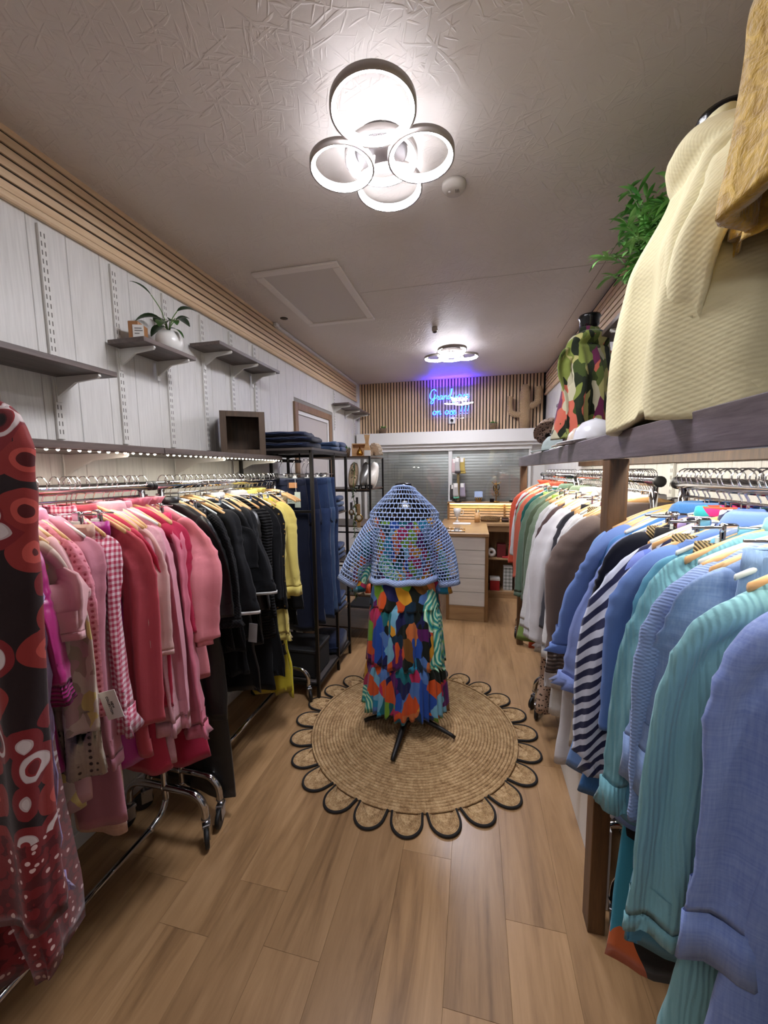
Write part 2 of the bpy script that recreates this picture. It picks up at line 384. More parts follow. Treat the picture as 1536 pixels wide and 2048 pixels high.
def ring_lamp(label, ox, oy, rz, pw=1.0):
    t = thing('ring_ceiling_lamp', label, 'lamp', (ox, oy, H_CEIL), rz, 'ring ceiling lamps')
    M_SH = plain('lamp_grey_metal', '#9d958f', .45, .2); M_ON = plain('lamp_led_%d' % (pw*100), '#ffffff', .5, emit=LAMP_W*pw, ecol='#f4f4ff'); M_UP = plain('lamp_led_rim', '#ffffff', .5, emit=LAMP_W*.018, ecol='#f4f4ff')
    cx = MB(); cx.lathe([(0, -.045), (.085, -.043), (.095, -.03), (.095, 0)], 32, (0, 0, 0)); cx.build('canopy', plain('lamp_canopy', '#2a2320', .55), t)
    for (x, y, z, r) in ((.03, -.235, -.085, .126), (0, 0, -.048, .126), (-.13, -.06, -.098, .109), (.15, -.04, -.098, .109), (-.003, .155, -.045, .126)):
        s_ = MB(); n = 56; rows = []
        for zz, rr in ((-.011, r), (-.011, r+.006), (.011, r+.006), (.011, r), (-.011, r)):
            rows.append([(x+cos(2*pi*j/n)*rr, y+sin(2*pi*j/n)*rr, z+zz) for j in range(n)])
        s_.grid(rows, wrap=True); rg = s_.build('ring', M_SH, t)
        e = MB(); rows = []
        for zz, rr in ((-.010, r-.0005), (-.010, r-.0025), (-.005, r-.0135), (.012, r-.0135), (.012, r+.004), (.0112, r+.004), (.0112, r-.0005)):
            rows.append([(x+cos(2*pi*j/n)*rr, y+sin(2*pi*j/n)*rr, z+zz) for j in range(n)])
        rows.append(rows[0]); e.grid(rows[::-1], wrap=True); e.build('light_band', [M_ON, M_UP], rg).data.polygons.foreach_set('material_index', [0 if q//n in (5, 6) else 1 for q in range(n*7)])
        a = math.atan2(y, x); k = MB(); k.tube([(x-cos(a)*r if (x or y) else r, y-sin(a)*r if (x or y) else 0, z+.01), ((x-cos(a)*r)*.6 if (x or y) else .08, (y-sin(a)*r)*.6 if (x or y) else 0, -.02)], .005, 6)
        k.build('arm', M_SH, t)
    return t
ring_lamp('near ceiling lamp of five overlapping glowing rings', -.34, 1.49, 0)
ring_lamp('far ceiling lamp of five overlapping glowing rings near the slatted back wall', -.235, 3.94, 0, 1.35)
ring_lamp('added fill lamp of five glowing rings, unseen behind the viewer', -.34, -.75, .4, .45)  # unseen dimmer copy of the ring lamp, added to brighten the near room
# ---------------------------------------------------------------- neon sign
def cursive():
    """strokes of the sign in its own plane, unit = x-height"""
    S = []
    def st(*p): S.append(list(p))
    def o_(x): st((x+.75, .95), (x+.35, 1.0), (x+.05, .65), (x+.1, .2), (x+.4, 0), (x+.75, .25), (x+.85, .7), (x+.7, .95), (x+.85, .85), (x+1.1, .8))
    def s_(x): st((x-.1, .1), (x+.25, .6), (x+.5, 1.05), (x+.55, .7), (x+.75, .35), (x+.6, .0), (x+.3, -.02), (x+.15, .15))
    def e_(x): st((x, .35), (x+.35, .45), (x+.65, .75), (x+.5, 1.0), (x+.2, .85), (x+.08, .4), (x+.3, .0), (x+.65, .1), (x+.95, .5))
    def n_(x): st((x, .6), (x+.15, .95), (x+.2, .6), (x+.1, 0), (x+.3, .7), (x+.55, 1.0), (x+.75, .85), (x+.65, .3), (x+.8, .02), (x+1.05, .3))
    st((1.75, 2.2), (1.5, 2.6), (1.0, 2.65), (.45, 2.1), (.15, 1.3), (.2, .55), (.6, .2), (1.1, .45), (1.4, 1.15), (1.55, 1.35), (1.35, .5), (1.05, -.5), (.7, -.95), (.35, -.85), (.4, -.45), (.9, -.05), (1.6, .35))
    st((1.75, .35), (1.95, .9), (2.05, 1.1), (2.15, .85), (2.4, .85), (2.25, .3), (2.35, .0), (2.6, .2))
    st((3.35, .9), (3.0, 1.0), (2.7, .6), (2.7, .15), (2.95, 0), (3.25, .4), (3.4, .95), (3.3, .3), (3.45, 0), (3.7, .3))
    n_(3.7)
    st((5.5, .9), (5.15, 1.0), (4.85, .6), (4.85, .15), (5.1, 0), (5.4, .45), (5.75, 1.6), (5.95, 2.4), (5.75, 2.55), (5.55, 1.6), (5.45, .5), (5.6, 0), (5.85, .25))
    st((6.2, .95), (6.15, .4), (6.4, .1), (6.75, .5), (6.9, 1.0), (6.75, .1), (6.45, -.8), (6.15, -1.0), (6.15, -.6), (6.7, .0), (7.2, .5))
    o_(7.35); s_(8.55); e_(9.3)
    B = []
    T = S; S2 = []
    def sh(dx, dy, fn, x):
        n0 = len(S); fn(x)
        for q in range(n0, len(S)): S[q] = [(a+dx, b+dy) for a, b in S[q]]
    sh(.9, -3.9, o_, 0); sh(.9, -3.9, n_, 1.15)
    for fn, x in ((o_, 3.2), (s_, 4.4), (e_, 5.15)): sh(.9, -3.9, fn, x)
    for i in range(3):
        S.append([(8.1+i*.85+.35, -1.9), (8.1+i*.85+.05, -3.3)]); S.append([(8.1+i*.85-.03, -3.72), (8.1+i*.85-.04, -3.85)])
    return S
def smooth_path(p, sub=5):
    if len(p) < 3: return p
    out = []
    for i in range(len(p)-1):
        a, b, c, d = p[max(i-1, 0)], p[i], p[i+1], p[min(i+2, len(p)-1)]
        for t in range(sub):
            t /= sub
            out.append(tuple(.5*((2*b[k])+(-a[k]+c[k])*t+(2*a[k]-5*b[k]+4*c[k]-d[k])*t*t+(-a[k]+3*b[k]-3*c[k]+d[k])*t**3) for k in range(len(b))))
    out.append(tuple(p[-1])); return out
sg = thing('neon_sign', 'blue neon script sign on clear acrylic on the slatted back wall', 'sign', (-.575, YB-.035, 2.435))
M_NEON = plain('blue_neon', '#2f8cff', .4, emit=NEON_W, ecol='#2a86ff'); M_NEONB = plain('violet_neon_back', '#3010ff', .4, emit=NEON_W*1.2, ecol='#3a00ff')
u = .0495
for S in cursive():
    pts = smooth_path(S); k = MB(); k.tube([(a*u, 0, b*u) for a, b in pts], .0040, 6); l_ = k.build('neon_stroke', M_NEON, sg)
    k = MB(); k.tube([(a*u, .010, b*u) for a, b in pts], .0055, 5); k.build('neon_backing', M_NEONB, l_)
MB().box(-.05, .56, -.008, -.005, -.25, .16, .0).build('acrylic_panel', M_PANE, sg)
la = bpy.data.lights.new('neon_glow', 'AREA'); la.shape = 'RECTANGLE'; la.size = .52; la.size_y = .04; la.energy = 1.7; la.color = (.06, .02, 1)
lo = bpy.data.objects.new('neon_glow', la); COL.objects.link(lo); lo.parent = sg; lo.location = (.27, -.05, .15); lo.rotation_euler = (radians(180), 0, 0)
so = thing('wall_socket', 'white wall socket with black plug under the neon sign', 'socket', (-.285, YB-.02, 2.165))
MB().cb((0, -.004, 0), (.085, .012, .085), .006).build('plate', M_WHITE, so)
k = MB(); k.tube([(0, -.008, 0), (0, -.03, 0)], .018, 14); k.build('plug', M_BLKGL, so)
k = MB(); k.tube(smooth_path([(0, -.028, 0), (0, -.03, -.03), (0, -.012, -.09), (.0, -.012, -.13)]), .003, 6); k.build('cable', M_BLKGL, so)
# ---------------------------------------------------------------- fabrics
def mute(h, ks=.92, kv=.92):
    import colorsys
    h = h.lstrip('#'); a, b, c = colorsys.rgb_to_hsv(*[int(h[i:i+2], 16)/255 for i in (0, 2, 4)])
    return '#'+''.join('%02x' % round(255*v) for v in colorsys.hsv_to_rgb(a, b*ks, c*kv))
def fab(name, c, pat='plain', c2='#ffffff', s=1.0, rough=.85, cols=None, bump=.25, sheen=.15):
    key = 'fab_'+name
    if key in _mc: return _mc[key]
    c = mute(c); c2 = mute(c2); cols = [mute(q) for q in cols] if cols else cols
    k = Mt(name, c, rough, 0, .2); k.b.inputs['Sheen Weight'].default_value = sheen
    v = k.co('Object'); X, Y, Z = k.sep(v)[:3] if False else (None, None, None)
    sp = k.sep(v); X, Y, Z = sp[0], sp[1], sp[2]
    col = None; hts = []
    wv = k.noise(v, 260, 2)
    fine = k.math('MULTIPLY', wv.outputs[0], .12)
    if pat in ('plain', 'satin'):
        n = k.noise(v, 3, 2); hv = k.N('ShaderNodeHueSaturation'); hv.inputs['Color'].default_value = lin(c)
        k.L(k.math('ADD', k.math('MULTIPLY', n.outputs[0], .24), .88), hv.inputs['Value']); col = hv.outputs[0]
        if pat == 'satin': k.b.inputs['Roughness'].default_value = .38; k.b.inputs['Specular IOR Level'].default_value = .5
    elif pat == 'muslin':      # crinkled double gauze
        w = k.N('ShaderNodeTexWave', wave_type='BANDS', bands_direction='X'); w.inputs['Scale'].default_value = 16*s; w.inputs['Distortion'].default_value = 7; w.inputs['Detail'].default_value = 2
        k.L(k.co('Object', (2.2, 1.2, .45)), w.inputs[0]); hts.append((w.outputs[1], 1.0))
        n = k.noise(v, 3, 2); hv = k.N('ShaderNodeHueSaturation'); hv.inputs['Color'].default_value = lin(c)
        k.L(k.math('ADD', k.math('MULTIPLY', n.outputs[0], .2), .9), hv.inputs['Value']); col = hv.outputs[0]; bump = .45
    elif pat == 'gauze':       # waffle squares
        a = k.math('SINE', k.math('MULTIPLY', X, 620*s)); b = k.math('SINE', k.math('MULTIPLY', Z, 620*s)); g = k.math('MULTIPLY', a, b)
        hts.append((g, .2)); col = k.mix(k.math('ADD', k.math('MULTIPLY', g, .08), .5), c, c2); bump = .3
    elif pat == 'linen':
        n = k.noise(k.co('Object', (300, 300, 30)), 1, 2); n2 = k.noise(k.co('Object', (20, 20, 300)), 1, 2)
        f = k.math('MULTIPLY', k.math('ADD', n.outputs[0], n2.outputs[0]), .5); col = k.ramp(f, [(.3, c), (.7, c2)]); hts.append((f, .4))
    elif pat == 'stripe_v':
        f = k.math('SINE', k.math('MULTIPLY', X, 260*s)); col = k.ramp(k.math('ADD', k.math('MULTIPLY', f, .5), .5), [(.45, c), (.55, c2)])
    elif pat == 'stripe_d':    # bias-cut stripes following the sleeve
        t = k.math('ADD', k.math('MULTIPLY', X, 250*s), k.math('MULTIPLY', Z, 190*s)); pass
        f = k.math('SINE', t); col = k.ramp(k.math('ADD', k.math('MULTIPLY', f, .5), .5), [(.44, c), (.56, c2)])
    elif pat == 'gingham':
        a = k.math('GREATER_THAN', k.math('SINE', k.math('MULTIPLY', k.math('ADD', X, Y), 420*s)), 0); b = k.math('GREATER_THAN', k.math('SINE', k.math('MULTIPLY', Z, 420*s)), 0)
        col = k.ramp(k.math('MULTIPLY', k.math('ADD', a, b), .5), [(0, c2), (.5, k_mix(c, c2)), (1, c)], 'CONSTANT')
        r_ = col
    elif pat in ('blobs', 'floral', 'tiers'):
        n = k.noise(v, 4*s, 2); ad = k.N('ShaderNodeVectorMath', operation='MULTIPLY_ADD'); k.L(n.outputs['Color'], ad.inputs[0]); ad.inputs[1].default_value = (.16/s,)*3
        k.L(v, ad.inputs[2]); vo = k.N('ShaderNodeTexVoronoi', distance='EUCLIDEAN'); vo.inputs['Scale'].default_value = 13*s
        if pat == 'floral': vo.inputs['Scale'].default_value = 16*s
        mp = k.N('ShaderNodeMapping'); mp.inputs['Scale'].default_value = (1, .6, .28 if pat == 'floral' else .62); k.L(ad.outputs[0], mp.inputs[0]); k.L(mp.outputs[0], vo.inputs[0])
        cs = k.sep(vo.outputs['Color']); m = len(cols)
        col = k.ramp(cs[0], [(i/m, q) for i, q in enumerate(cols)], 'CONSTANT')
        if pat == 'tiers':
            v2 = k.N('ShaderNodeTexVoronoi'); v2.inputs['Scale'].default_value = 6*s; k.L(mp.outputs[0], v2.inputs[0])
            rg = k.math('SINE', k.math('MULTIPLY', v2.outputs['Distance'], 42)); sel = k.math('GREATER_THAN', k.sep(v2.outputs['Color'])[1], .88)
            arc = k.ramp(k.math('ADD', k.math('MULTIPLY', rg, .5), .5), [(0, '#0c7d86'), (.4, '#5fb8a8'), (.7, '#8ed05a'), (.9, '#cfe8d8')]); col = k.mix(sel, col, arc)
    elif pat == 'rings':
        vo = k.N('ShaderNodeTexVoronoi'); vo.inputs['Scale'].default_value = 14*s; vo.inputs['Randomness'].default_value = .6
        n = k.noise(v, 9, 2); ad = k.N('ShaderNodeVectorMath', operation='MULTIPLY_ADD'); k.L(n.outputs['Color'], ad.inputs[0]); ad.inputs[1].default_value = (.03,)*3; k.L(v, ad.inputs[2])
        mp = k.N('ShaderNodeMapping'); mp.inputs['Scale'].default_value = (1, .7, 1); k.L(ad.outputs[0], mp.inputs[0]); k.L(mp.outputs[0], vo.inputs[0])
        rd = k.ramp(vo.outputs['Distance'], [(0, '#170708'), (.16, '#3a0c10'), (.19, '#5d1518'), (.30, '#7a1d20'), (.33, '#b9a9a6'), (.43, '#a5918e'), (.45, '#6d181b'), (.62, '#1c090a')], 'CONSTANT')
        sel = k.math('GREATER_THAN', k.sep(vo.outputs['Color'])[0], .5)
        r2_ = k.ramp(vo.outputs['Distance'], [(0, '#4a0f10'), (.2, '#a8433a'), (.34, '#7c2420'), (.6, '#1c090a')], 'CONSTANT')
        col = k.mix(sel, r2_, rd)
        zlow = k.math('LESS_THAN', Z, -.92); v3 = k.N('ShaderNodeTexVoronoi'); v3.inputs['Scale'].default_value = 46; k.L(v, v3.inputs[0])
        dots = k.ramp(v3.outputs['Distance'], [(0, '#c9a9a4'), (.22, '#6a1418'), (.6, '#4c0d12')], 'CONSTANT'); col = k.mix(zlow, col, dots)
        k.b.inputs['Roughness'].default_value = .65
    elif pat == 'eyelet':
        vo = k.N('ShaderNodeTexVoronoi'); vo.inputs['Scale'].default_value = 62*s; vo.inputs['Randomness'].default_value = .12; k.L(v, vo.inputs[0])
        col = k.ramp(vo.outputs['Distance'], [(0, c2), (.22, c2), (.3, c)]); hts.append((vo.outputs['Distance'], 1.0)); bump = .7
    elif pat == 'leopard':
        vo = k.N('ShaderNodeTexVoronoi'); vo.inputs['Scale'].default_value = 70*s; k.L(v, vo.inputs[0]); n = k.noise(v, 90*s, 1)
        col = k.ramp(k.math('ADD', vo.outputs['Distance'], k.math('MULTIPLY', n.outputs[0], .25)), [(0, '#7a5a44'), (.25, '#17110e'), (.48, '#b59a86')], 'CONSTANT')
    elif pat == 'dots':
        vo = k.N('ShaderNodeTexVoronoi'); vo.inputs['Scale'].default_value = 30*s; vo.inputs['Randomness'].default_value = .4; k.L(v, vo.inputs[0])
        col = k.ramp(vo.outputs['Distance'], [(0, c2), (.16, c2), (.2, c)])
    elif pat == 'knit':
        a = k.math('SINE', k.math('MULTIPLY', Z, 520*s)); b = k.math('SINE', k.math('ADD', k.math('MULTIPLY', k.math('ADD', X, Y), 330*s), 0)); g = k.math('MULTIPLY', a, b); hts.append((g, .5)); bump = .4
        n = k.noise(v, 4, 2); col = k.ramp(n.outputs[0], [(.3, c), (.7, c2)])
    elif pat == 'rib':
        g = k.math('SINE', k.math('MULTIPLY', Z, 420*s)); hts.append((g, 1)); bump = .9; col = k.ramp(k.math('ADD', k.math('MULTIPLY', g, .5), .5), [(0, c2), (1, c)])
    elif pat == 'fuzzy':
        n = k.noise(v, 34, 4, .65, 1.2); n2 = k.noise(k.co('Object', (90, 90, 40)), 1, 3); col = k.ramp(n.outputs[0], [(.3, c2), (.65, c)]); hts.append((k.math('ADD', n.outputs[0], n2.outputs[0]), 1)); bump = .9; k.b.inputs['Sheen Weight'].default_value = .8
    elif pat == 'denim':
        n = k.noise(v, 6, 3); n2 = k.noise(k.co('Object', (700, 700, 80)), 1, 2); f = k.math('ADD', k.math('MULTIPLY', n.outputs[0], .7), k.math('MULTIPLY', n2.outputs[0], .35)); col = k.ramp(f, [(.35, c), (.72, c2)]); hts.append((n2.outputs[0], .5))
    elif pat == 'weave':       # rattan chevrons
        zz = k.math('MULTIPLY', k.math('PINGPONG', X, .045), 1); t = k.math('ADD', k.math('MULTIPLY', Z, 700*s), k.math('MULTIPLY', zz, 900*s)); g = k.math('SINE', t)
        col = k.ramp(k.math('ADD', k.math('MULTIPLY', g, .5), .5), [(.25, c2), (.5, c)]); hts.append((g, 1)); bump = .7
    elif pat == 'wicker':
        a = k.math('SINE', k.math('MULTIPLY', Z, 420*s)); b = k.math('SINE', k.math('MULTIPLY', k.math('ADD', X, Y), 300*s)); g = k.math('MULTIPLY', a, b)
        col = k.ramp(k.math('ADD', k.math('MULTIPLY', g, .5), .5), [(.1, c2), (.7, c)]); hts.append((g, 1)); bump = 1
    k.base(col)
    h = fine
    for q, w in hts: h = k.math('ADD', h, k.math('MULTIPLY', q, w))
    cr = k.noise(v, 13, 4, .6, .8)
    h = k.math('ADD', h, k.math('MULTIPLY', cr.outputs[0], 1.7 if pat not in ('denim',) else 1.2))
    k.bump(h, bump, .004)
    _mc[key] = k.m; return k.m
def k_mix(a, b):
    a = a.lstrip('#'); b = b.lstrip('#'); return '#'+''.join('%02x' % ((int(a[i:i+2], 16)+int(b[i:i+2], 16))//2) for i in (0, 2, 4))
MULTI = ['#d84a10', '#1f8cb4', '#cc6a2e', '#4a74b8', '#141850', '#b81f50', '#e09a1a', '#0c666e', '#5c1060', '#6fb0cc', '#0e160a', '#74a828', '#74480f', '#d84a10', '#1848a8', '#0a2a40']
FLORAL = ['#5a6a2a', '#8f9a4e', '#1c2412', '#b8b06a', '#3a4a18', '#c9c2a0', '#6f1d4a', '#7f8c3a', '#d0624a', '#222a14']
# ---------------------------------------------------------------- garments
def sst(a, b, x):
    t = max(0, min(1, (x-a)/(b-a))); return t*t*(3-2*t)
def body_mesh(L, sh, slope, hem, t, neck, seed, famp=.014, folds=3, chest=.9, strap=False, nz=30, n=44, hemwave=.008, gather=None, open_neck=True, ty=.032):
    r = random.Random(seed); ph = r.random()*6; ph2 = r.random()*6; rows = []
    def ring(hw, th, z, s):
        row = []
        for j in range(n):
            a = 2*pi*j/n; ca, sa = cos(a), sin(a)
            x = hw*math.copysign(abs(ca)**.8, ca); y = th*math.copysign(abs(sa)**.85, sa); xn = x/max(hw, .01)
            w = famp*s*(sin(folds*xn*2.2+ph+z*1.3)+.6*sin(folds*xn*4.3+ph2-z*2))
            w += .02*s**.5*N3(x*7+seed, y*7, z*4+ph)
            y += w; x += .010*s*N3(z*9+seed, y*20, x*4)
            if gather: x *= 1+gather*sin(z*240)*.01
            zz = z+s**3*hemwave*sin(xn*5+ph)
            row.append((x, y, zz))
        return row
    if open_neck:   # turned-in neck edge
        rows.append([(x*.92, y*.85, z-.012) for x, y, z in ring(neck, ty, 0, 0)])
    for i in range(7):
        s = i/6; rows.append(ring(neck+(sh-neck)*s**.85, ty*(1-.35*s)+(ty-.032)*sin(s*3), -slope*s**1.25, .05*s))
    for i in range(1, nz):
        s = i/(nz-1); hw = sh*(1-(1-chest)*sst(0, .14, s))+(hem-chest*sh)*s**1.15
        rows.append(ring(hw, ty*.65+(ty-.032)*.6+(t-ty*.65-(ty-.032)*.6)*sst(0, .35, s), -(slope+(L-slope)*s), min(1, .08+s)))
    rows.append([(x*.97, y*.8, z+.006) for x, y, z in rows[-1]]); rows.append([(x*.98, y, z+.05) for x, y, z in rows[-1]])
    m = MB(); m.grid(rows, wrap=True); return m
def sleeve_mesh(sx, side, sh, slope, ln, r0, r1, out, yb, seed, style='plain', n=26, m_=26, flat=.42):
    r = random.Random(seed*7+side); ph = r.random()*6
    P = [Vector((side*(sh-.05), 0, -slope-.045)), Vector((side*(sh-.012), yb*.05, -slope-.06)), Vector((side*(sh+.012+out*.25), yb*.3, -slope-.13)),
         Vector((side*(sh+out*.7), yb*.7, -slope-ln*.55)), Vector((side*(sh+out), yb, -slope-ln))]
    pts = []; K = smooth_path([tuple(p) for p in P], 10); m_ = len(K); rows = []; prev = Vector((0, 1, 0))
    for i, p in enumerate(K):
        p = Vector(p); t = (Vector(K[min(i+1, m_-1)])-Vector(K[max(i-1, 0)])).normalized(); b = prev-t*prev.dot(t); b.normalize(); a = b.cross(t)*side
        s = i/(m_-1); rr = r0+(r1-r0)*s; rr *= .62+.38*sst(0, .16, s); bulge = 1
        if style == 'puff': bulge = 1+.30*sin(pi*sst(.25, 1, s))
        if style == 'bell': bulge = 1+.5*sst(.55, 1, s)
        if style == 'ruched': bulge = 1+.10*sin(s*70)*sst(.35, .5, s)
        rr *= bulge; row = []; f1 = sst(.06, .3, s); el = math.exp(-((s-.5)/.12)**2)+.8*math.exp(-((s-.93)/.1)**2)
        p = p+Vector((.007*f1*sin(s*7+ph), .010*f1*sin(s*5+ph*2), 0))
        for j in range(n):
            q = 2*pi*j/n; cq = cos(q)
            w = 1+f1*(.11*sin(3*q+ph+1.8*s)+.07*sin(5*q-2.5*s+ph*2))+.07*N3(cq*2+seed, sin(q)*2, s*7+ph)
            w -= .10*el*abs(sin(s*34+2.2*cq+ph))
            fl = flat*(1+.5*f1*sin(2*q+ph+3*s)*.35)
            v = p+a*(cq*rr*w)+b*(sin(q)*rr*fl*w+f1*.010*sin(cq*5+ph+s*3)); row.append(tuple(v))
        rows.append(row)
    last = rows[-1]; c = Vector(K[-1])
    if style in ('gather', 'puff'):
        for f, dz in ((.72, -.008), (.55, -.016), (.52, -.03)): rows.append([(c.x+(x-c.x)*f, c.y+(y-c.y)*f, z+dz) for x, y, z in last])
    rows.append([(c.x+(x-c.x)*.9, c.y+(y-c.y)*.86, z+.004) for x, y, z in rows[-1]]); rows.append([(x, y, z+.05) for x, y, z in rows[-1]])
    m = MB(); m.grid(rows, wrap=True); return m, last, c
def cuff_mesh(last, c, h, f0=1.04, f1=1.06, wav=0, seed=0):
    rows = []; n = len(last)
    prof = ((1.0, .0), (f0, .002), (f0, .002-h*.5), (f1, -h), (f1*.95, -h), (f0*.93, -h*.4))
    for f, dz in prof:
        rows.append([(c.x+(x-c.x)*(f+wav*sin(j*3.5+seed)*(-dz/h)), c.y+(y-c.y)*(f+wav*1.6*cos(j*3.5+seed)*(-dz/h)), z+dz) for j, (x, y, z) in enumerate(last)])
    m = MB(); m.grid(rows, wrap=True); return m
def collar_mesh(kind, neck, seed):
    m = MB()
    if kind == 'band':
        rows = []
        for f, z in ((1.0, -.008), (1.03, .0), (.97, .022), (.9, .024), (.9, .0)): rows.append([(cos(q)*neck*f, sin(q)*.034*f, z) for q in [2*pi*j/24 for j in range(24)]])
        m.grid(rows, wrap=True)
    elif kind == 'shirt':
        rows = []
        for f, fy, z in ((.95, 1, .0), (.98, 1.05, .028), (1.15, 1.35, .02), (1.42, 1.75, -.022), (1.38, 1.6, -.026), (1.08, 1.2, .01)):
            rows.append([(cos(q)*neck*f, sin(q)*.034*fy-(.012 if z < 0 else 0)*abs(cos(q)), z-(.03 if z < 0 else 0)*max(0, -sin(q))*.6) for q in [2*pi*j/28 for j in range(28)]])
        m.grid(rows, wrap=True)
    elif kind == 'rib':
        m.tube([(cos(q)*neck*1.02, sin(q)*.033, -.004-.012*max(0, -sin(q))) for q in [2*pi*j/26 for j in range(26)]], .007, 6, closed=True)
    elif kind == 'ruffle':
        rows = []
        for f, z in ((1.0, -.002), (1.08, .012), (1.22, .03), (1.18, .03), (1.02, .008)): rows.append([(cos(q)*neck*(f+.09*sin(q*13)*max(0, z)*30), sin(q)*.036*(f+.15*sin(q*13)*max(0, z)*30), z) for q in [2*pi*j/52 for j in range(52)]])
        m.grid(rows, wrap=True)
    return m
RAILZ = 1.497
def garment(name, label, cat, side, y, mat, L=.62, sh=.185, slope=.06, hem=.21, t=.026, neck=.07, slv=None, cuff=None, collar=None, cmat=None, seed=0, rz=None, x=None, z=None, group=None, zrot=0, **kw):
    """a top or dress on a hanger; side=+1 left rack (aisle to +X), -1 right rack.  slv=(length, r0, r1, out, yb, style); cuff=(height, f0, f1, wave)"""
    r = random.Random(seed*13+5)
    X = x if x is not None else (-1.25 if side > 0 else .585)
    z = z if z is not None else 1.404
    if rz is None: rz = r.uniform(-.10, .10)
    o = thing(name, label, cat, (X, y, z), (0 if side > 0 else pi)+rz, group)
    body_mesh(L, sh, slope, hem, t, neck, seed, **kw).build('body', mat, o)
    cmat = cmat or mat
    if slv:
        ln, r0, r1, out, yb, st = slv
        for sd in (1, -1):
            oo = out*.6 if sd > 0 else -.035; ybb = yb*(1 if side > 0 else -1)
            m, last, c = sleeve_mesh(0, sd, sh, slope, ln, r0*.88, r1*.88, oo, ybb, seed, st)
            sl = m.build('sleeve', mat, o)
            if cuff: cuff_mesh(last, c, *cuff, seed=seed).build('cuff', cmat, sl)
    if collar: collar_mesh(collar, neck, seed).build('collar', cmat, o)
    return o
def bottoms(name, label, cat, side, y, mat, L=.85, w=.17, hem=.2, t=.026, seed=0, z=1.37, waist=None, legs=False, rz=None, x=None, group=None, **kw):
    r = random.Random(seed*3+1); X = x if x is not None else (-1.25 if side > 0 else .585)
    o = thing(name, label, cat, (X, y, z), (0 if side > 0 else pi)+(rz if rz is not None else r.uniform(-.1, .1)), group)
    kw.setdefault('famp', .012)
    if legs:
        bl = .28
        body_mesh(bl+.02, w*1.04, .03, w*1.16, t, w*.96, seed, chest=1, nz=10, **kw).build('body', mat, o)
        for sd in (1, -1):
            m = MB(); rows = []; n = 22; m_ = 22
            for i in range(m_):
                s = i/(m_-1); z_ = -bl*.72-(L-bl*.72)*s; rx = (w*.60)*(1-.18*sst(0, .4, s))+(hem*.5-w*.5)*s; ry = t*(1.1-.2*s)
                cx = sd*(w*.55+.012*s); ph = seed
                row = []
                for j in range(n):
                    q = 2*pi*j/n; wv = 1+.12*N3(cos(q)*2+ph+sd, sin(q)*2, z_*6)
                    row.append((cx+cos(q)*rx*wv, sin(q)*ry*wv+.008*sin(cos(q)*4+z_*3+ph), z_))
                rows.append(row)
            rows.append([(cx+(a-cx)*.93, b*.85, c+.004) for a, b, c in rows[-1]]); rows.append([(a, b, c+.05) for a, b, c in rows[-1]])
            m.grid(rows, wrap=True, capa=True); m.build('leg', mat, o)
    else:
        body_mesh(L, w, .02, hem, t, w*.92, seed, chest=1, **kw).build('body', mat, o)
    wm = waist or mat
    m = MB(); rows = []
    for f, z_ in ((1.0, .0), (1.03, .004), (1.04, -.02), (1.04, -.038), (1.0, -.042)):
        rows.append([(cos(q)*w*f, sin(q)*(t*.9)*f*1.15*(1+.1*sin(q*17)*(1 if waist is None else 0)), z_+.004) for q in [2*pi*j/40 for j in range(40)]])
    m.grid(rows, wrap=True); m.build('waistband', wm, o)
    return o
# ---------------------------------------------------------------- hangers
M_HW = wood('beech_hanger', '#b98a54', '#dbb27c', 'x', 1, .38, 1, .10, .05)
M_CLIP = M_CHROME
def hook_path(r=.021):
    P = [(0, 0, -.118), (0, 0, -.06), (.001, 0, -.045)]
    P = [(0, 0, -.12), (0, 0, -.055), (.004, 0, -.045)]
    for i in range(9):
        a = radians(-60+i*36); P.append((sin(a+pi/2)*0+cos(a)*r+.0, 0, sin(a)*r-.0))
    return P
def hook_mb(rw=.0017, zb=-.1):
    m = MB(); P = [(0, 0, zb), (0, 0, -.05), (.008, 0, -.036)]
    for i in range(10): a = radians(-62+i*28); P.append((cos(a)*.0235, 0, sin(a)*.0235-.004))
    m.tube(P, rw, 6); return m
def arm_mb(w=.19, h=.024, t=.012, drop=.066):
    m = MB(); rows = []; N_ = 18
    for i in range(N_+1):
        x = -w+2*w*i/N_; u = abs(x)/w; zc = -.088-drop*u**1.7; hh = h*(1-.35*u) ; tt = t*(1-.2*u)
        rows.append([(x, tt/2*cos(q)*1.0, zc+hh/2*sin(q)) for q in [2*pi*j/10 for j in range(10)]])
    m.grid(rows, wrap=True, capa=True, capb=True); return m
HK = hook_mb().mesh('hook', M_CHROME); HKL = hook_mb(zb=-.088).mesh('hook', M_CHROME)
AW = arm_mb().mesh('arm', M_HW); AP = arm_mb(.188, .016, .009, .06).mesh('arm', M_PLAST); AC = arm_mb(.185, .04, .012, .07).mesh('arm', M_HW)
_bar = MB(); _bar.tube([(-.175, 0, -.092), (.175, 0, -.092)], .0028, 8); BAR = _bar.mesh('bar', M_CHROME)
_cl = MB(); _cl.cb((0, -.006, -.104), (.022, .006, .038), .002); _cl.cb((0, .006, -.104), (.022, .006, .038), .002); _cl.tube([(-.012, 0, -.092), (.012, 0, -.092)], .009, 10)
CLP = _cl.mesh('clip', M_CHROME); _pd = MB(); _pd.cb((0, -.0095, -.118), (.032, .003, .014), .001); PAD = _pd.mesh('pad', M_PLAST); PADB = None
HG = {'wood': 'curved beech coat hanger with a wire hook', 'wide': 'broad flat beech coat hanger with a wire hook', 'white': 'slim white plastic coat hanger with a wire hook', 'clip': 'chrome clip hanger holding a waistband'}
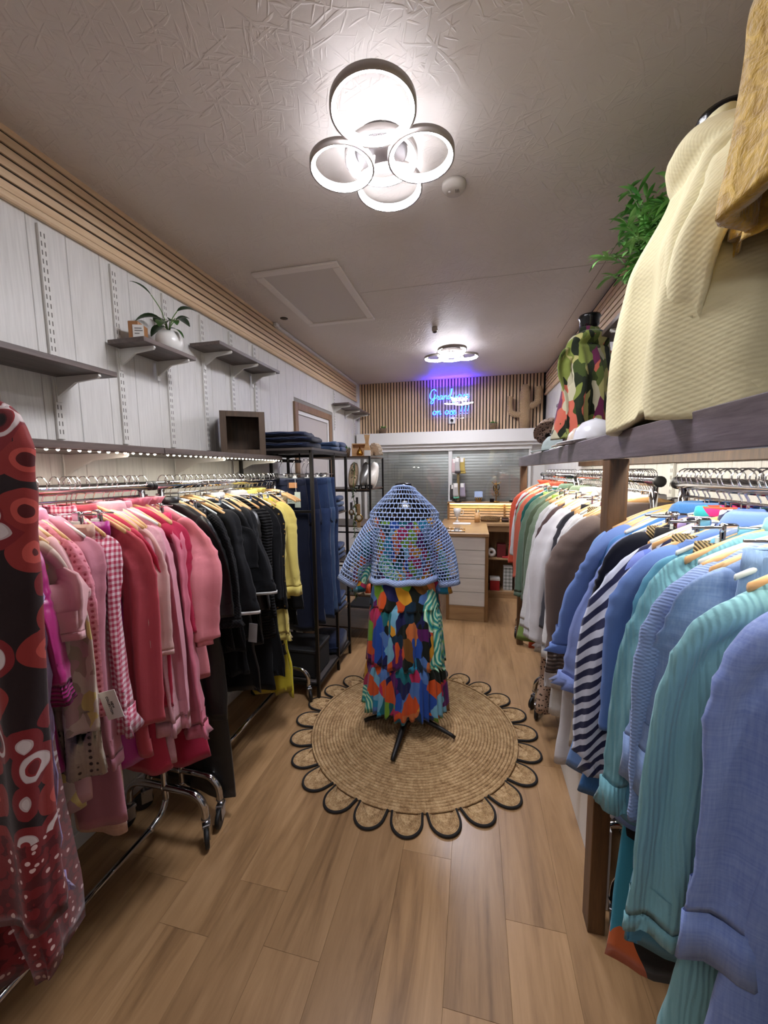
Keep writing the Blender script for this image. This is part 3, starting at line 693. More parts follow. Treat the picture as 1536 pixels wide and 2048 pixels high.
def shortl(s):
    w = s.split()[:11]
    while w[-1].rstrip(',') in ('a', 'the', 'its', 'with', 'by', 'of', 'and', 'on', 'to', 'at', 'in', 'beside', 'behind', 'under', 'between', 'near', 'left', 'one', 'reaching', 'hanging', 'an', 'down', 'next', 'below', 'from', 'into', 'above', 'along', 'showing', 'just', 'wide', 'long', 'white', 'pale', 'narrow', 'frilled'): w.pop()
    return ' '.join(w).rstrip(',')
def hanger(kind, side, y, where, rz=0, x=None, z=RAILZ, own=None):
    X = x if x is not None else (-1.25 if side > 0 else .585)
    HS = {'wood': 'beech coat hanger of the ', 'wide': 'broad beech hanger of the ', 'white': 'white plastic hanger of the ', 'clip': 'chrome clip hanger of the '}
    lb = HS[kind]+shortl(own) if own else HG[kind].replace('a wire hook', 'wire hook, bare,')+' '+where
    o = thing('clip_hanger' if kind == 'clip' else 'coat_hanger', lb, 'hanger', (X, y, z), (0 if side > 0 else pi)+rz, ('' if own else 'bare ')+kind+' hangers '+where)
    inst('hook', HKL if kind == 'clip' else HK, o)
    if kind == 'clip':
        inst('bar', BAR, o)
        for sx in (-.115, .115):
            c = inst('clip', CLP, o, (sx, 0, 0)); inst('pad', PAD, c)
    else: inst('arm', {'wood': AW, 'white': AP, 'wide': AC}[kind], o)
    return o
# ---------------------------------------------------------------- rolling racks
def caster(parent, x, y, ang=0):
    c = MB(); c.T = Matrix.Translation((x, y, 0)) @ Matrix.Rotation(ang, 4, 'Z')
    c.lathe([(0, .085), (.012, .085), (.012, .11), (.018, .112)], 12, (0, 0, 0))
    c.box(-.012, -.009, -.028, .016, .03, .09, .001); c.box(.010, .013, -.028, .016, .03, .09, .001); c.box(-.015, .016, -.02, .02, .078, .092, .002)
    cc = c.build('caster', M_CHROME2, parent)
    w = MB(); w.T = Matrix.Translation((x, y, 0)) @ Matrix.Rotation(ang, 4, 'Z') @ Matrix.Translation((0, -.02, .04)) @ Matrix.Rotation(pi/2, 4, 'Y')
    w.lathe([(0, -.008), (.030, -.009), (.036, -.009), (.04, -.006), (.04, .006), (.036, .009), (.030, .009), (0, .008)], 24)
    w.build('wheel', M_RUB, cc)
def rack(label, side, y0, y1, x=None, z=RAILZ-.022, base=True, fl=(.19, .19)):
    s = side; X = x if x is not None else (-1.25 if side > 0 else .585)
    t = thing('clothes_rack', label, 'rack', (X, (y0+y1)/2, 0), 0, None); h = (y1-y0)/2
    m = MB(); m.tube([(0, -h, z), (0, h, z)], .0175, 16); m.build('rail', M_CHROME, t)
    m = MB(); m.tube([(0, -h+.01, z-.036), (0, h-.01, z-.036)], .004, 8); m.build('lower_rod', M_CHROME, t)
    for e in (-1, 1):
        m = MB(); m.lathe([(.0, -.014), (.014, -.014), (.0185, -.008), (.0185, .012), (.014, .016), (0, .016)], 14); m.T = None
        m.v = [(a, e*h+c*e*.6, z+b) for a, b, c in m.v]; m.build('end_cap', M_RUB, t)
        ye = e*(h-.035); m = MB()
        m.tube(smooth_path([(0, ye, z-.01), (0, ye, .8), (0, ye, .2), (0, ye, .16), (0, ye-e*.03, .115), (0, ye-e*.09, .10)]), .0125, 12); m.build('upright', M_CHROME, t)
        if base:
            for q in (1, -1):
                g = fl[0] if e < 0 else fl[1]; m = MB(); m.tube(smooth_path([(0, ye, .215), (q*(g-.09), ye, .215), (q*(g-.04), ye, .205), (q*(g-.005), ye, .165), (q*g, ye, .10)]), .0145, 12); m.build('foot', M_CHROME, t)
                caster(t, q*g, ye, .5*q+e*.2)
    m = MB(); m.tube([(0, -h+.12, .10), (0, h-.12, .10)], .0115, 10); m.build('base_rail', M_CHROME, t)
    return t
rack('chrome rolling rack on the left, holding the pink clothes', 1, .05, 1.275)
rack('chrome rolling rack on the left, holding the black and yellow clothes', 1, 1.30, 2.30)
rack('chrome rolling rack on the right, holding the blue clothes', -1, .05, 1.30, fl=(.13, .12))
rack('chrome rolling rack on the right behind the wooden post, holding the white clothes', -1, 1.42, 2.42, fl=(.12, .19))
rack('chrome rolling rack at the far right, holding the green and coral clothes', -1, 2.45, 3.60)
# ---------------------------------------------------------------- the clothes
P_ = 'plain'
WP = 'among the pink clothes'; WB = 'among the black and yellow clothes'; WL = 'among the blue clothes'; WW = 'among the white clothes'; WG = 'among the green and coral clothes'
def G(side, y, name, label, cat, mat, hk, **kw):
    w = kw.pop('w', None); sd = kw.get('seed', 0)
    o = garment(name, label, cat, side, y, mat, **kw)
    where = w or (WP if side > 0 and y < 1.28 else WB if side > 0 else WL if y < 1.31 else WW if y < 2.44 else WG)
    if hk: hanger(hk, side, y, where, rz=o.rotation_euler.z-(0 if side > 0 else pi), x=kw.get('x'), own=label)
    return o
def B(side, y, name, label, cat, mat, **kw):
    o = bottoms(name, label, cat, side, y, mat, **kw)
    where = (WP if side > 0 and y < 1.28 else WB if side > 0 else WL if y < 1.31 else WW if y < 2.44 else WG)
    hanger('clip', side, y, where, rz=o.rotation_euler.z-(0 if side > 0 else pi), x=kw.get('x'), own=label)
    return o
# left rack, near: pinks
G(1, .60, 'patterned_dress', 'long dark red dress printed with white and rust rings at the left edge', 'dress', fab('red_rings', '#7a1d20', 'rings'), None, L=1.33, sh=.235, slope=.10, hem=.27, t=.05, z=1.74, x=-1.17, seed=3, famp=.05, folds=5, rz=-.1, slv=(1.0, .10, .11, .10, -.05, 'plain'), collar='band', hemwave=.03)
hanger('wood', 1, .60, WP, x=-1.2, z=1.83, own='red dress printed with white rings')
B(1, .50, 'long_skirt', 'bright raspberry pink skirt hem under the red ring-print dress', 'skirt', fab('raspberry', '#b8204f'), L=1.16, w=.17, hem=.22, x=-1.2, seed=4, rz=-.1)
G(1, .68, 'crinkled_blouse', 'lilac crinkled blouse with a ruffled wrist, next to the red dress', 'blouse', fab('lilac_crinkle', '#b3a3d6', 'muslin', s=1.3), 'white', L=.70, hem=.24, seed=11, x=-1.24, slv=(.78, .06, .05, .09, -.05, 'ruched'), cuff=(.05, 1.1, 1.5, .10), collar='band')
G(1, .715, 'blouse', 'magenta blouse with a smocked short sleeve beside the lilac blouse', 'blouse', fab('magenta', '#b01472', 'satin'), 'white', L=.66, hem=.22, seed=12, slv=(.33, .075, .07, .085, -.04, 'plain'), cuff=(.05, 1.0, 1.12, .04), cmat=fab('magenta_smock', '#b81678', 'rib', '#7c0a50', 1.4))
G(1, .745, 'lace_blouse', 'cream floral blouse with a beige crocheted hem', 'blouse', fab('cream_floral', '#d8bfa9', 'blobs', cols=['#dcc9b4', '#c99f9c', '#dccab8', '#b7a08c', '#e2c97a', '#d9c0b0'], s=3), 'wood', L=.80, hem=.21, seed=13, slv=(.50, .075, .07, .07, 0, 'plain'), cuff=(.12, 1.0, 1.15, .03), cmat=fab('beige_crochet', '#b7a48c', 'eyelet', '#3c2f26', .9), collar='rib')
G(1, .785, 't_shirt', 'pale pink T-shirt with an open short sleeve at the near end of the rack', 'shirt', fab('pale_pink', '#d9a3a6'), 'wood', L=.78, hem=.22, seed=14, slv=(.22, .078, .075, .10, -.05, 'plain'), cuff=(.018, 1.02, 1.03, 0), collar='rib')
G(1, .825, 'eyelet_blouse', 'pink eyelet blouse with a plain yoke and coral lining', 'blouse', fab('pink_eyelet', '#dc7f90', 'eyelet', '#a83a4c', 1), 'wood', L=.66, hem=.22, seed=15, slv=(.48, .07, .06, .085, -.03, 'plain'), cmat=fab('pink_yoke', '#e58aa6'), collar='shirt')
G(1, .865, 'tunic', 'long dusty pink tunic reaching below its neighbours, rolled hem', 'tunic', fab('dusty_pink', '#c98092'), 'white', L=.93, hem=.24, seed=16, slv=(.62, .065, .055, .07, -.02, 'plain'), cuff=(.035, 1.03, 1.05, 0))
B(1, .885, 'trousers', 'peach beige trousers with turned-up hems under the pink tunic', 'trousers', fab('peach', '#cfa08e', 'linen', '#e2bba8'), L=.98, w=.16, hem=.18, seed=17, legs=True)
gg = G(1, .925, 'gingham_blouse', 'pink and white gingham blouse with a frilled sleeve and white tag', 'blouse', fab('gingham', '#b3304e', 'gingham', '#ead2d8', .95), 'wood', L=.60, hem=.22, seed=18, slv=(.50, .062, .055, .095, -.04, 'plain'), cuff=(.07, 1.1, 1.6, .09), collar='band')
B(1, .955, 'trousers', 'magenta satin trousers with a gathered waist hung by clips', 'trousers', fab('magenta_satin', '#b4148a', 'satin'), L=.80, w=.15, hem=.2, seed=19, famp=.02, folds=5)
G(1, .985, 'blouse', 'coral red blouse with long plain sleeve left of the crimson shirt', 'blouse', fab('coral_red', '#c64a57'), 'wood', L=.80, hem=.23, seed=20, slv=(.62, .068, .066, .065, -.02, 'plain'), collar='band')
G(1, 1.015, 'shirt', 'crimson rose long shirt hanging between coral and beige pink tops', 'shirt', fab('crimson_rose', '#c02a48'), 'wide', L=.90, hem=.24, seed=21, slv=(.60, .066, .06, .06, -.01, 'plain'))
G(1, 1.045, 't_shirt', 'beige pink top with a straight three-quarter sleeve', 'shirt', fab('beige_pink', '#d8aaa4'), 'wood', L=.72, hem=.22, seed=22, slv=(.40, .066, .064, .095, -.04, 'plain'), cuff=(.014, 1.02, 1.02, 0), collar='rib')
G(1, 1.08, 'shirt', 'dusty pink button shirt with a soft turned collar', 'shirt', fab('rose_beige', '#cf8f98', 'linen', '#dba2ab'), 'wide', L=.88, hem=.25, seed=23, slv=(.66, .07, .06, .075, -.02, 'plain'), cuff=(.05, 1.02, 1.04, 0), collar='shirt')
G(1, 1.12, 'blouse', 'pink blouse with long sleeve and buttoned narrow cuff', 'blouse', fab('blush_pink', '#db8f9f'), 'wood', L=.74, hem=.23, seed=24, slv=(.66, .068, .055, .095, -.05, 'plain'), cuff=(.05, .98, 1.02, 0), collar='band')
G(1, 1.155, 'long_dress', 'deep crimson dress with a raspberry hem near the rack end', 'dress', fab('crimson', '#b0173c'), 'wood', L=.98, hem=.27, seed=25, slv=(.40, .07, .066, .05, 0, 'plain'))
G(1, 1.19, 'blouse', 'rose pink blouse with frills running down its sleeve', 'blouse', fab('rose_frill', '#d36a80'), 'wide', L=.76, hem=.24, seed=26, slv=(.74, .064, .052, .115, -.03, 'ruched'), cuff=(.045, 1.05, 1.35, .09), collar='ruffle')
B(1, 1.21, 'trousers', 'hot pink trousers with an elastic waist by the chrome upright', 'trousers', fab('hot_pink', '#d92d5c'), L=.86, w=.16, hem=.2, seed=27, legs=True)
G(1, 1.245, 'blouse', 'salmon pink blouse with a full puffed sleeve, last of the pinks', 'blouse', fab('salmon', '#e0808a'), 'white', L=.68, hem=.24, seed=28, slv=(.44, .072, .085, .11, -.05, 'puff'), cuff=(.03, .6, .62, 0), collar='ruffle')
# white card tag on the gingham blouse
tg = MB().box(-.024, .024, -.0008, .0008, -.04, .04, .0004).build('price_tag', M_PAPER, gg, (.315, -.115, -.50), (0, -.28, .25))
textmesh('tag_text', 'NEW\nCOLLECTION', .0085, M_INK, tg, (0, -.0014, 0), (pi/2, pi/2, 0))
# left rack, far: blacks and yellows
BK = fab('black_cotton', '#0d0e11', sheen=.05); BK2 = fab('black_crepe', '#0b0b0d', 'satin', sheen=.05); WTR = fab('white_trim', '#cfcdca')
G(1, 1.35, 'long_dress', 'long black dress with a keyhole neck, nearest of the black clothes', 'dress', BK2, 'wide', L=.92, hem=.24, seed=31, slv=(.42, .07, .07, .06, 0, 'plain'), collar='band')
B(1, 1.385, 'wide_trousers', 'wide black trousers hanging almost to the floor', 'trousers', BK2, L=1.27, w=.17, hem=.27, seed=32, legs=True)
kn = G(1, 1.43, 'cardigan', 'black cardigan edged with a pale chain along its cuff', 'cardigan', fab('black_knit', '#0c0c0e', 'knit', '#101013', sheen=.05), 'white', L=.66, hem=.24, seed=33, slv=(.44, .075, .08, .08, -.04, 'plain'), cuff=(.03, 1.02, 1.2, .02))
def white_edge(o, sx, pts, r=.0045):
    m = MB(); m.tube(smooth_path(pts), r, 6); m.build('piping', WTR, o)
G(1, 1.50, 'jacket', 'black jacket with a wide sleeve piped in white at the hem', 'jacket', BK, 'wide', L=.70, hem=.25, seed=34, slv=(.42, .082, .095, .09, -.05, 'bell'), cuff=(.012, 1.02, 1.02, 0), cmat=WTR)
B(1, 1.535, 'skirt', 'black pleated skirt clipped between the two white-piped jackets', 'skirt', BK, L=.80, w=.15, hem=.23, seed=35, famp=.02, folds=6)
G(1, 1.57, 't_shirt', 'black short-sleeved top with a plain square sleeve', 'shirt', BK, 'white', L=.68, hem=.22, seed=36, slv=(.26, .075, .078, .09, -.03, 'plain'), collar='rib')
G(1, 1.61, 'long_dress', 'black dress with white ribbon ties hanging at its waist', 'dress', BK2, 'wood', L=.95, hem=.26, seed=37, slv=(.36, .07, .07, .05, 0, 'plain'))
j2 = G(1, 1.655, 'jacket', 'black jacket with white-piped bell sleeve and grey tag', 'jacket', BK, 'wide', L=.72, hem=.25, seed=38, slv=(.38, .08, .10, .095, -.05, 'bell'), cuff=(.011, 1.02, 1.02, 0), cmat=WTR, collar='band')
MB().box(-.02, .02, -.0008, .0008, -.045, .045).build('price_tag', plain('grey_card', '#8d8a88', .7), j2, (.27, -.1, -.62), (0, .1, .2))
G(1, 1.70, 'blouse', 'black blouse with a gold ring at the neckline', 'blouse', BK2, 'wood', L=.74, hem=.23, seed=39, slv=(.50, .07, .06, .06, 0, 'plain'), cmat=M_GOLD, collar='rib')
G(1, 1.745, 'cardigan', 'plain black cardigan with ribbed cuff in the middle of the rack', 'cardigan', fab('black_rib', '#0e0e10', 'rib', '#08080a', sheen=.05), 'wood', L=.76, hem=.24, seed=40, slv=(.56, .068, .06, .065, -.02, 'plain'))
B(1, 1.78, 'wide_trousers', 'black wide trousers on clips beside the white-collared dress', 'trousers', BK, L=1.02, w=.16, hem=.24, seed=41, legs=True)
G(1, 1.82, 'long_dress', 'black dress with a white scarf collar', 'dress', BK, 'wood', L=1.0, hem=.26, seed=42, slv=(.5, .068, .06, .06, 0, 'plain'), collar='shirt', cmat=fab('scarf_grey', '#b9b4ae'))
G(1, 1.865, 'long_dress', 'black dress with gold dots along the seam beside the yellow blouses', 'dress', fab('black_gold_dots', '#0c0b0b', 'dots', '#8a6a2c', 1.2, sheen=.05), 'wood', L=.88, hem=.25, seed=43, slv=(.56, .065, .055, .075, -.02, 'plain'))
YL = fab('pale_yellow', '#dcc864'); YB_ = fab('bright_yellow', '#d2c21c')
B(1, 1.90, 'skirt', 'mustard yellow pleated skirt hem below the black dresses', 'skirt', fab('mustard_skirt', '#b7a51c'), L=1.10, w=.15, hem=.25, seed=44, famp=.02, folds=6)
G(1, 1.945, 'blouse', 'pale yellow blouse with a laced ruched sleeve', 'blouse', YL, 'wood', L=.74, hem=.22, seed=45, slv=(.70, .07, .055, .085, -.05, 'ruched'), cuff=(.035, 1.0, 1.25, .1), collar='band')
B(1, 1.975, 'skirt', 'bright yellow flared skirt showing below the yellow blouse', 'skirt', YB_, L=1.13, w=.15, hem=.27, seed=46, famp=.02, folds=3)
G(1, 2.01, 'blouse', 'pale yellow blouse with a wide folded cuff, farther one', 'blouse', YL, 'wood', L=.62, hem=.22, seed=47, slv=(.46, .072, .085, .115, -.04, 'plain'), cuff=(.05, 1.03, 1.08, 0), collar='ruffle')
G(1, 2.06, 'jacket', 'black jacket behind the yellow blouses at the rack end', 'jacket', BK, 'wood', L=.80, hem=.24, seed=48, slv=(.62, .07, .06, .09, -.02, 'plain'))
B(1, 2.11, 'belted_trousers', 'cream trousers with a gold woven belt at the rack end', 'trousers', fab('cream', '#c9bfa4', 'linen', '#d8cfb8'), L=.72, w=.16, hem=.2, seed=49, waist=fab('rattan', '#b89c66', 'weave', '#4a3a20'), legs=True)
for q, y in (('wood', .97), ('white', 1.10), ('wood', 1.47), ('wood', 1.66), ('white', 1.87), ('wood', 2.17), ('wood', 2.2), ('wood', 2.23)): hanger(q, 1, y, WP if y < 1.28 else WB, rz=.05)
# right rack, near: blues
DEN = fab('light_denim', '#6d8fbf', 'denim', '#93b2d8'); RAT = fab('rattan', '#b89c66', 'weave', '#4a3a20')
AQ = fab('aqua_muslin', '#7fb8bf', 'muslin'); PER = fab('periwinkle_linen', '#6a80c0', 'linen', '#869bd0')
G(-1, .545, 'fringed_cardigan', 'aqua cardigan with thick pompom fringe at the lower right corner', 'cardigan', fab('aqua_fuzzy', '#7fbcc0', 'fuzzy', '#4f8f98'), None, L=1.0, hem=.2, seed=50, slv=(.72, .06, .06, .02, 0, 'plain'), x=.625)
G(-1, .565, 'linen_jacket', 'periwinkle blue linen jacket with a broad turned sleeve at the right edge', 'jacket', PER, 'wood', L=.72, hem=.25, seed=51, slv=(.46, .07, .075, .06, .03, 'plain'), cuff=(.075, 1.04, 1.12, 0), collar='shirt')
G(-1, .655, 'muslin_shirt', 'aqua crinkled muslin shirt with a sleeve swinging into the aisle', 'shirt', AQ, 'wood', L=.88, hem=.26, seed=52, slv=(.60, .06, .062, .14, .03, 'plain'), cuff=(.03, 1.04, 1.08, .02), collar='shirt')
B(-1, .69, 'denim_trousers', 'pale blue denim trousers with an elastic waist on chrome clips', 'trousers', DEN, L=.9, w=.17, hem=.21, seed=53, legs=True, famp=.02, folds=6, z=1.385)
G(-1, .735, 'linen_shirt', 'blue linen shirt with a wide cuff, third from the right edge', 'shirt', fab('blue_linen', '#6f8cc0', 'linen', '#8da6d0'), 'wide', L=.70, hem=.25, seed=54, slv=(.36, .07, .068, .07, .03, 'plain'), cuff=(.09, 1.03, 1.10, 0), collar='band')
G(-1, .79, 'sweater', 'light blue fine knit sweater with a rounded shoulder', 'sweater', fab('sky_knit', '#8aa2d0', 'knit', '#7f96c8', 1.6), 'wood', L=.78, hem=.24, seed=55, slv=(.52, .075, .062, .07, .02, 'plain'), collar='rib')
G(-1, .83, 'muslin_shirt', 'teal muslin shirt with its sleeve rolled and tied', 'shirt', fab('teal_muslin', '#6faab4', 'muslin', s=1.1), 'wood', L=.86, hem=.25, seed=56, slv=(.50, .07, .062, .10, .03, 'plain'), cuff=(.06, 1.08, 1.25, .05), collar='band')
G(-1, .87, 'tunic', 'long teal blue tunic with smooth hanging folds', 'tunic', fab('teal_blue', '#4d8fae'), 'white', L=.95, hem=.24, seed=57, slv=(.58, .066, .06, .05, 0, 'plain'))
G(-1, .915, 'polo_shirt', 'mid blue shirt with a pointed polo collar', 'shirt', fab('mid_blue', '#5f80c4'), 'wood', L=.72, hem=.25, seed=58, slv=(.44, .075, .07, .08, .02, 'plain'), collar='shirt')
G(-1, .96, 'striped_shirt', 'navy and white striped blouse with gathered cuff beside the post', 'shirt', fab('navy_stripe', '#1d2148', 'stripe_d', '#c9cfe2', .95), 'wood', L=.74, hem=.25, seed=59, slv=(.56, .07, .072, .13, .03, 'puff'), cuff=(.05, .62, .75, .05), collar='band')
G(-1, .995, 'blouse', 'lilac and blue tie-dye blouse under a beech hanger', 'blouse', fab('lilac_dye', '#9a93cf', 'blobs', cols=['#a58fc8', '#7c8fdc', '#c6a6cc', '#5f78d0'], s=.8), 'wood', L=.7, hem=.24, seed=60, slv=(.4, .07, .065, .05, 0, 'plain'))
B(-1, 1.02, 'print_dress', 'long orange, black and blue patchwork skirt hanging lowest by the post', 'skirt', fab('orange_patch', '#c2441a', 'blobs', cols=['#bf3e14', '#0c0b10', '#c8501c', '#20308c', '#08222c', '#2a8fae', '#a02a3c', '#0e0e10', '#d0602a'], s=.8), L=1.17, w=.16, hem=.24, seed=61, legs=True)
G(-1, 1.055, 't_shirt', 'black top with turquoise, red and magenta shoulder panels', 'shirt', fab('navy_black', '#0d1020'), 'wood', L=.52, hem=.23, seed=62, slv=(.34, .08, .08, .10, .02, 'plain'), cmat=fab('bright_panel', '#28a0a8', 'blobs', cols=['#28a0a8', '#2a5fd0', '#d8431c', '#cf1c6a', '#62c0c4'], s=1.5), collar='band')
G(-1, 1.10, 'blouse', 'periwinkle blouse with a fluttering frill down its edge', 'blouse', fab('periwinkle', '#7385c0'), 'white', L=.64, hem=.26, seed=63, slv=(.40, .07, .07, .09, .02, 'bell'), cuff=(.03, 1.1, 1.3, .09))
G(-1, 1.14, 'dress', 'deep blue washed denim dress behind the post', 'dress', fab('deep_blue', '#2c5f9c', 'denim', '#3c76b4'), 'white', L=.82, hem=.28, seed=64, slv=(.36, .07, .068, .05, 0, 'plain'), collar='shirt')
G(-1, 1.19, 'blouse', 'cornflower blue flared blouse with a pointed hem by the post', 'blouse', fab('cornflower', '#5f7cbc'), 'wood', L=.60, hem=.30, seed=65, slv=(.34, .08, .09, .10, .02, 'bell'), cuff=(.02, 1.05, 1.2, .07), hemwave=.04)
G(-1, 1.235, 'tunic', 'sky blue tunic reaching down behind the post', 'tunic', fab('sky_blue', '#6a92d0'), 'wood', L=.80, hem=.29, seed=66, slv=(.4, .07, .07, .06, 0, 'plain'), hemwave=.03)
for y, s_ in ((.85, 70), (.935, 71), (1.075, 72)): B(-1, y, 'belted_trousers', {70: 'pale blue trousers with a wide rattan belt between sweater and tunic', 71: 'blue trousers with a wide rattan belt beside the striped blouse', 72: 'aqua trousers with rattan belt beside the panelled black top'}[s_], 'trousers', {70: DEN, 71: PER, 72: AQ}[s_], L=.8, w=.165, hem=.2, seed=s_, waist=RAT, legs=True)
for q, y in (('wide', .58), ('wide', .62), ('white', .70), ('wood', .76), ('white', .80), ('white', 1.0), ('wide', 1.16), ('wood', 1.21), ('wood', 1.26)): hanger(q, -1, y, WL, rz=.04)
# right rack, middle: whites
WT = fab('white_cotton', '#d6d4d6'); WT2 = fab('white_linen', '#cfccca', 'linen', '#dedcda'); CR = fab('cream_linen', '#bfb29c', 'linen', '#cdc2ae')
G(-1, 1.49, 'sweater', 'taupe brown sweater with ribbed cuff just behind the post', 'sweater', fab('taupe', '#7a6860'), 'wood', L=.66, hem=.24, seed=80, slv=(.50, .078, .075, .10, .03, 'puff'), cuff=(.09, .9, 1.0, 0), cmat=fab('taupe_rib', '#8a786c', 'rib', '#4e4038'))
G(-1, 1.53, 'blouse', 'white blouse with a lettered front hidden in the row by the taupe sweater', 'blouse', WT, 'wood', L=.74, hem=.24, seed=81, slv=(.60, .07, .06, .09, .02, 'puff'), cuff=(.03, .7, .9, .1), collar='band')
B(-1, 1.565, 'cream_trousers', 'cream linen trousers with a rattan belt near the post', 'trousers', CR, L=.95, w=.165, hem=.2, seed=82, waist=RAT, legs=True)
G(-1, 1.60, 'shirt', 'white shirt with smooth straight front, second white from the post', 'shirt', WT2, 'white', L=.70, hem=.25, seed=83, slv=(.54, .072, .065, .10, .03, 'plain'), cuff=(.05, 1.0, 1.05, 0), collar='shirt')
G(-1, 1.645, 'long_shirt', 'long white shirt dress reaching down to the casters', 'dress', WT, 'wood', L=1.12, hem=.24, seed=84, slv=(.5, .07, .06, .07, 0, 'gather'), collar='band')
B(-1, 1.68, 'cream_trousers', 'beige trousers with a black belt on clips', 'trousers', CR, L=.98, w=.16, hem=.2, seed=85, waist=fab('black_belt', '#141316'), legs=True)
G(-1, 1.72, 'cardigan', 'dark charcoal cardigan edge between white blouses', 'cardigan', fab('charcoal', '#34323a'), 'wood', L=.72, hem=.23, seed=86, slv=(.52, .068, .06, .095, .02, 'plain'))
G(-1, 1.77, 'blouse', 'white blouse with puffed gathered sleeve, middle of the white row', 'blouse', WT, 'white', L=.70, hem=.25, seed=87, slv=(.62, .075, .085, .11, .04, 'puff'), cuff=(.03, .6, .8, .1), collar='ruffle')
G(-1, 1.83, 'jacket', 'white collared jacket with open lapel and brown lining', 'jacket', WT2, 'wide', L=.72, hem=.25, seed=88, slv=(.60, .075, .07, .095, .03, 'plain'), collar='shirt')
G(-1, 1.88, 'long_shirt', 'white long shirt with grey hem behind the collared jacket', 'shirt', WT, 'wood', L=.92, hem=.25, seed=89, slv=(.55, .07, .06, .08, .02, 'plain'))
B(-1, 1.93, 'white_trousers', 'off-white straight trousers with drawstring waist', 'trousers', WT2, L=1.05, w=.165, hem=.22, seed=90, legs=True)
G(-1, 1.98, 'tunic', 'brown and white tunic showing a dark panel', 'tunic', fab('brown_panel', '#54403e'), 'wood', L=.62, hem=.23, seed=91, slv=(.40, .068, .065, .085, .02, 'plain'))
G(-1, 2.03, 'blouse', 'white blouse with long plain sleeve, farthest but one of the whites', 'blouse', WT, 'wood', L=.72, hem=.25, seed=92, slv=(.66, .075, .07, .12, .03, 'plain'), cuff=(.04, 1.0, 1.05, 0), collar='shirt')
G(-1, 2.10, 'long_shirt', 'farthest white overshirt with wide hanging sleeve', 'shirt', WT2, 'white', L=.84, hem=.26, seed=93, slv=(.62, .08, .085, .12, .03, 'plain'), cuff=(.04, 1.0, 1.05, 0), collar='band')
B(-1, 2.17, 'leopard_skirt', 'leopard print skirt hem above the right caster', 'skirt', fab('leopard', '#7a5a44', 'leopard'), L=1.2, w=.16, hem=.24, seed=94)
G(-1, 2.23, 'jacket', 'sage green jacket with a notched lapel', 'jacket', fab('sage', '#6f8268', 'linen', '#80927a'), 'wood', L=.72, hem=.25, seed=95, slv=(.56, .075, .065, .10, .02, 'plain'), collar='shirt')
B(-1, 2.29, 'lime_trousers', 'long lime green trousers hanging near the floor', 'trousers', fab('lime', '#7f9c2e'), L=1.24, w=.16, hem=.22, seed=96, legs=True)
G(-1, 2.36, 'shirt', 'olive green shirt with a flat sleeve beside the sage jacket', 'shirt', fab('olive', '#55644a'), 'wide', L=.80, hem=.25, seed=97, slv=(.60, .075, .068, .10, .02, 'plain'), collar='band')
G(-1, 2.52, 'shirt', 'sage green overshirt, first on the farthest right rack', 'shirt', fab('sage2', '#66806a'), 'wood', L=.70, hem=.25, seed=98, slv=(.60, .078, .07, .12, .02, 'plain'), cuff=(.03, 1, 1.04, 0), collar='shirt')
B(-1, 2.60, 'lime_skirt', 'pale lime flared skirt near the sage overshirt', 'skirt', fab('pale_lime', '#8fae55'), L=.98, w=.15, hem=.30, seed=99)
G(-1, 2.68, 'blouse', 'teal green blouse tucked between sage and coral', 'blouse', fab('teal_green', '#1d5f58'), 'white', L=.8, hem=.24, seed=100, slv=(.5, .07, .06, .08, 0, 'plain'))
B(-1, 2.76, 'orange_trousers', 'orange trousers hanging low under the green clothes', 'trousers', fab('orange_red', '#cc4318'), L=1.1, w=.15, hem=.2, seed=101, legs=True)
G(-1, 2.84, 'blouse', 'coral orange blouse with a long soft sleeve', 'blouse', fab('coral', '#dd6a50'), 'wood', L=.7, hem=.24, seed=102, slv=(.6, .075, .065, .10, .02, 'plain'), collar='ruffle')
G(-1, 2.95, 'tunic', 'mint green tunic beside the coral blouse', 'tunic', fab('mint', '#9fc4a8'), 'wood', L=.75, hem=.24, seed=103, slv=(.55, .07, .06, .09, 0, 'plain'))
G(-1, 3.06, 'shirt', 'dark crimson shirt near the far post', 'shirt', fab('dark_crimson', '#8c1624'), 'wood', L=.55, hem=.23, seed=104, slv=(.45, .07, .06, .09, 0, 'plain'))
G(-1, 3.18, 'blouse', 'pale grey white blouse by the far wooden post', 'blouse', WT, 'wood', L=.62, hem=.24, seed=105, slv=(.5, .07, .06, .10, 0, 'plain'))
G(-1, 3.30, 'blouse', 'bright coral red frilled blouse, farthest on the right', 'blouse', fab('coral_bright', '#e2583c'), 'wood', L=.7, hem=.24, seed=106, slv=(.6, .075, .065, .10, 0, 'plain'), collar='ruffle')
for q, y in (('wood', 1.51), ('wood', 1.55), ('wood', 1.62), ('wide', 1.70), ('wood', 1.80), ('wide', 1.90), ('wood', 2.0), ('wood', 2.06), ('wood', 2.14), ('wood', 2.2), ('wood', 2.32)): hanger(q, -1, y, WW, rz=.04)
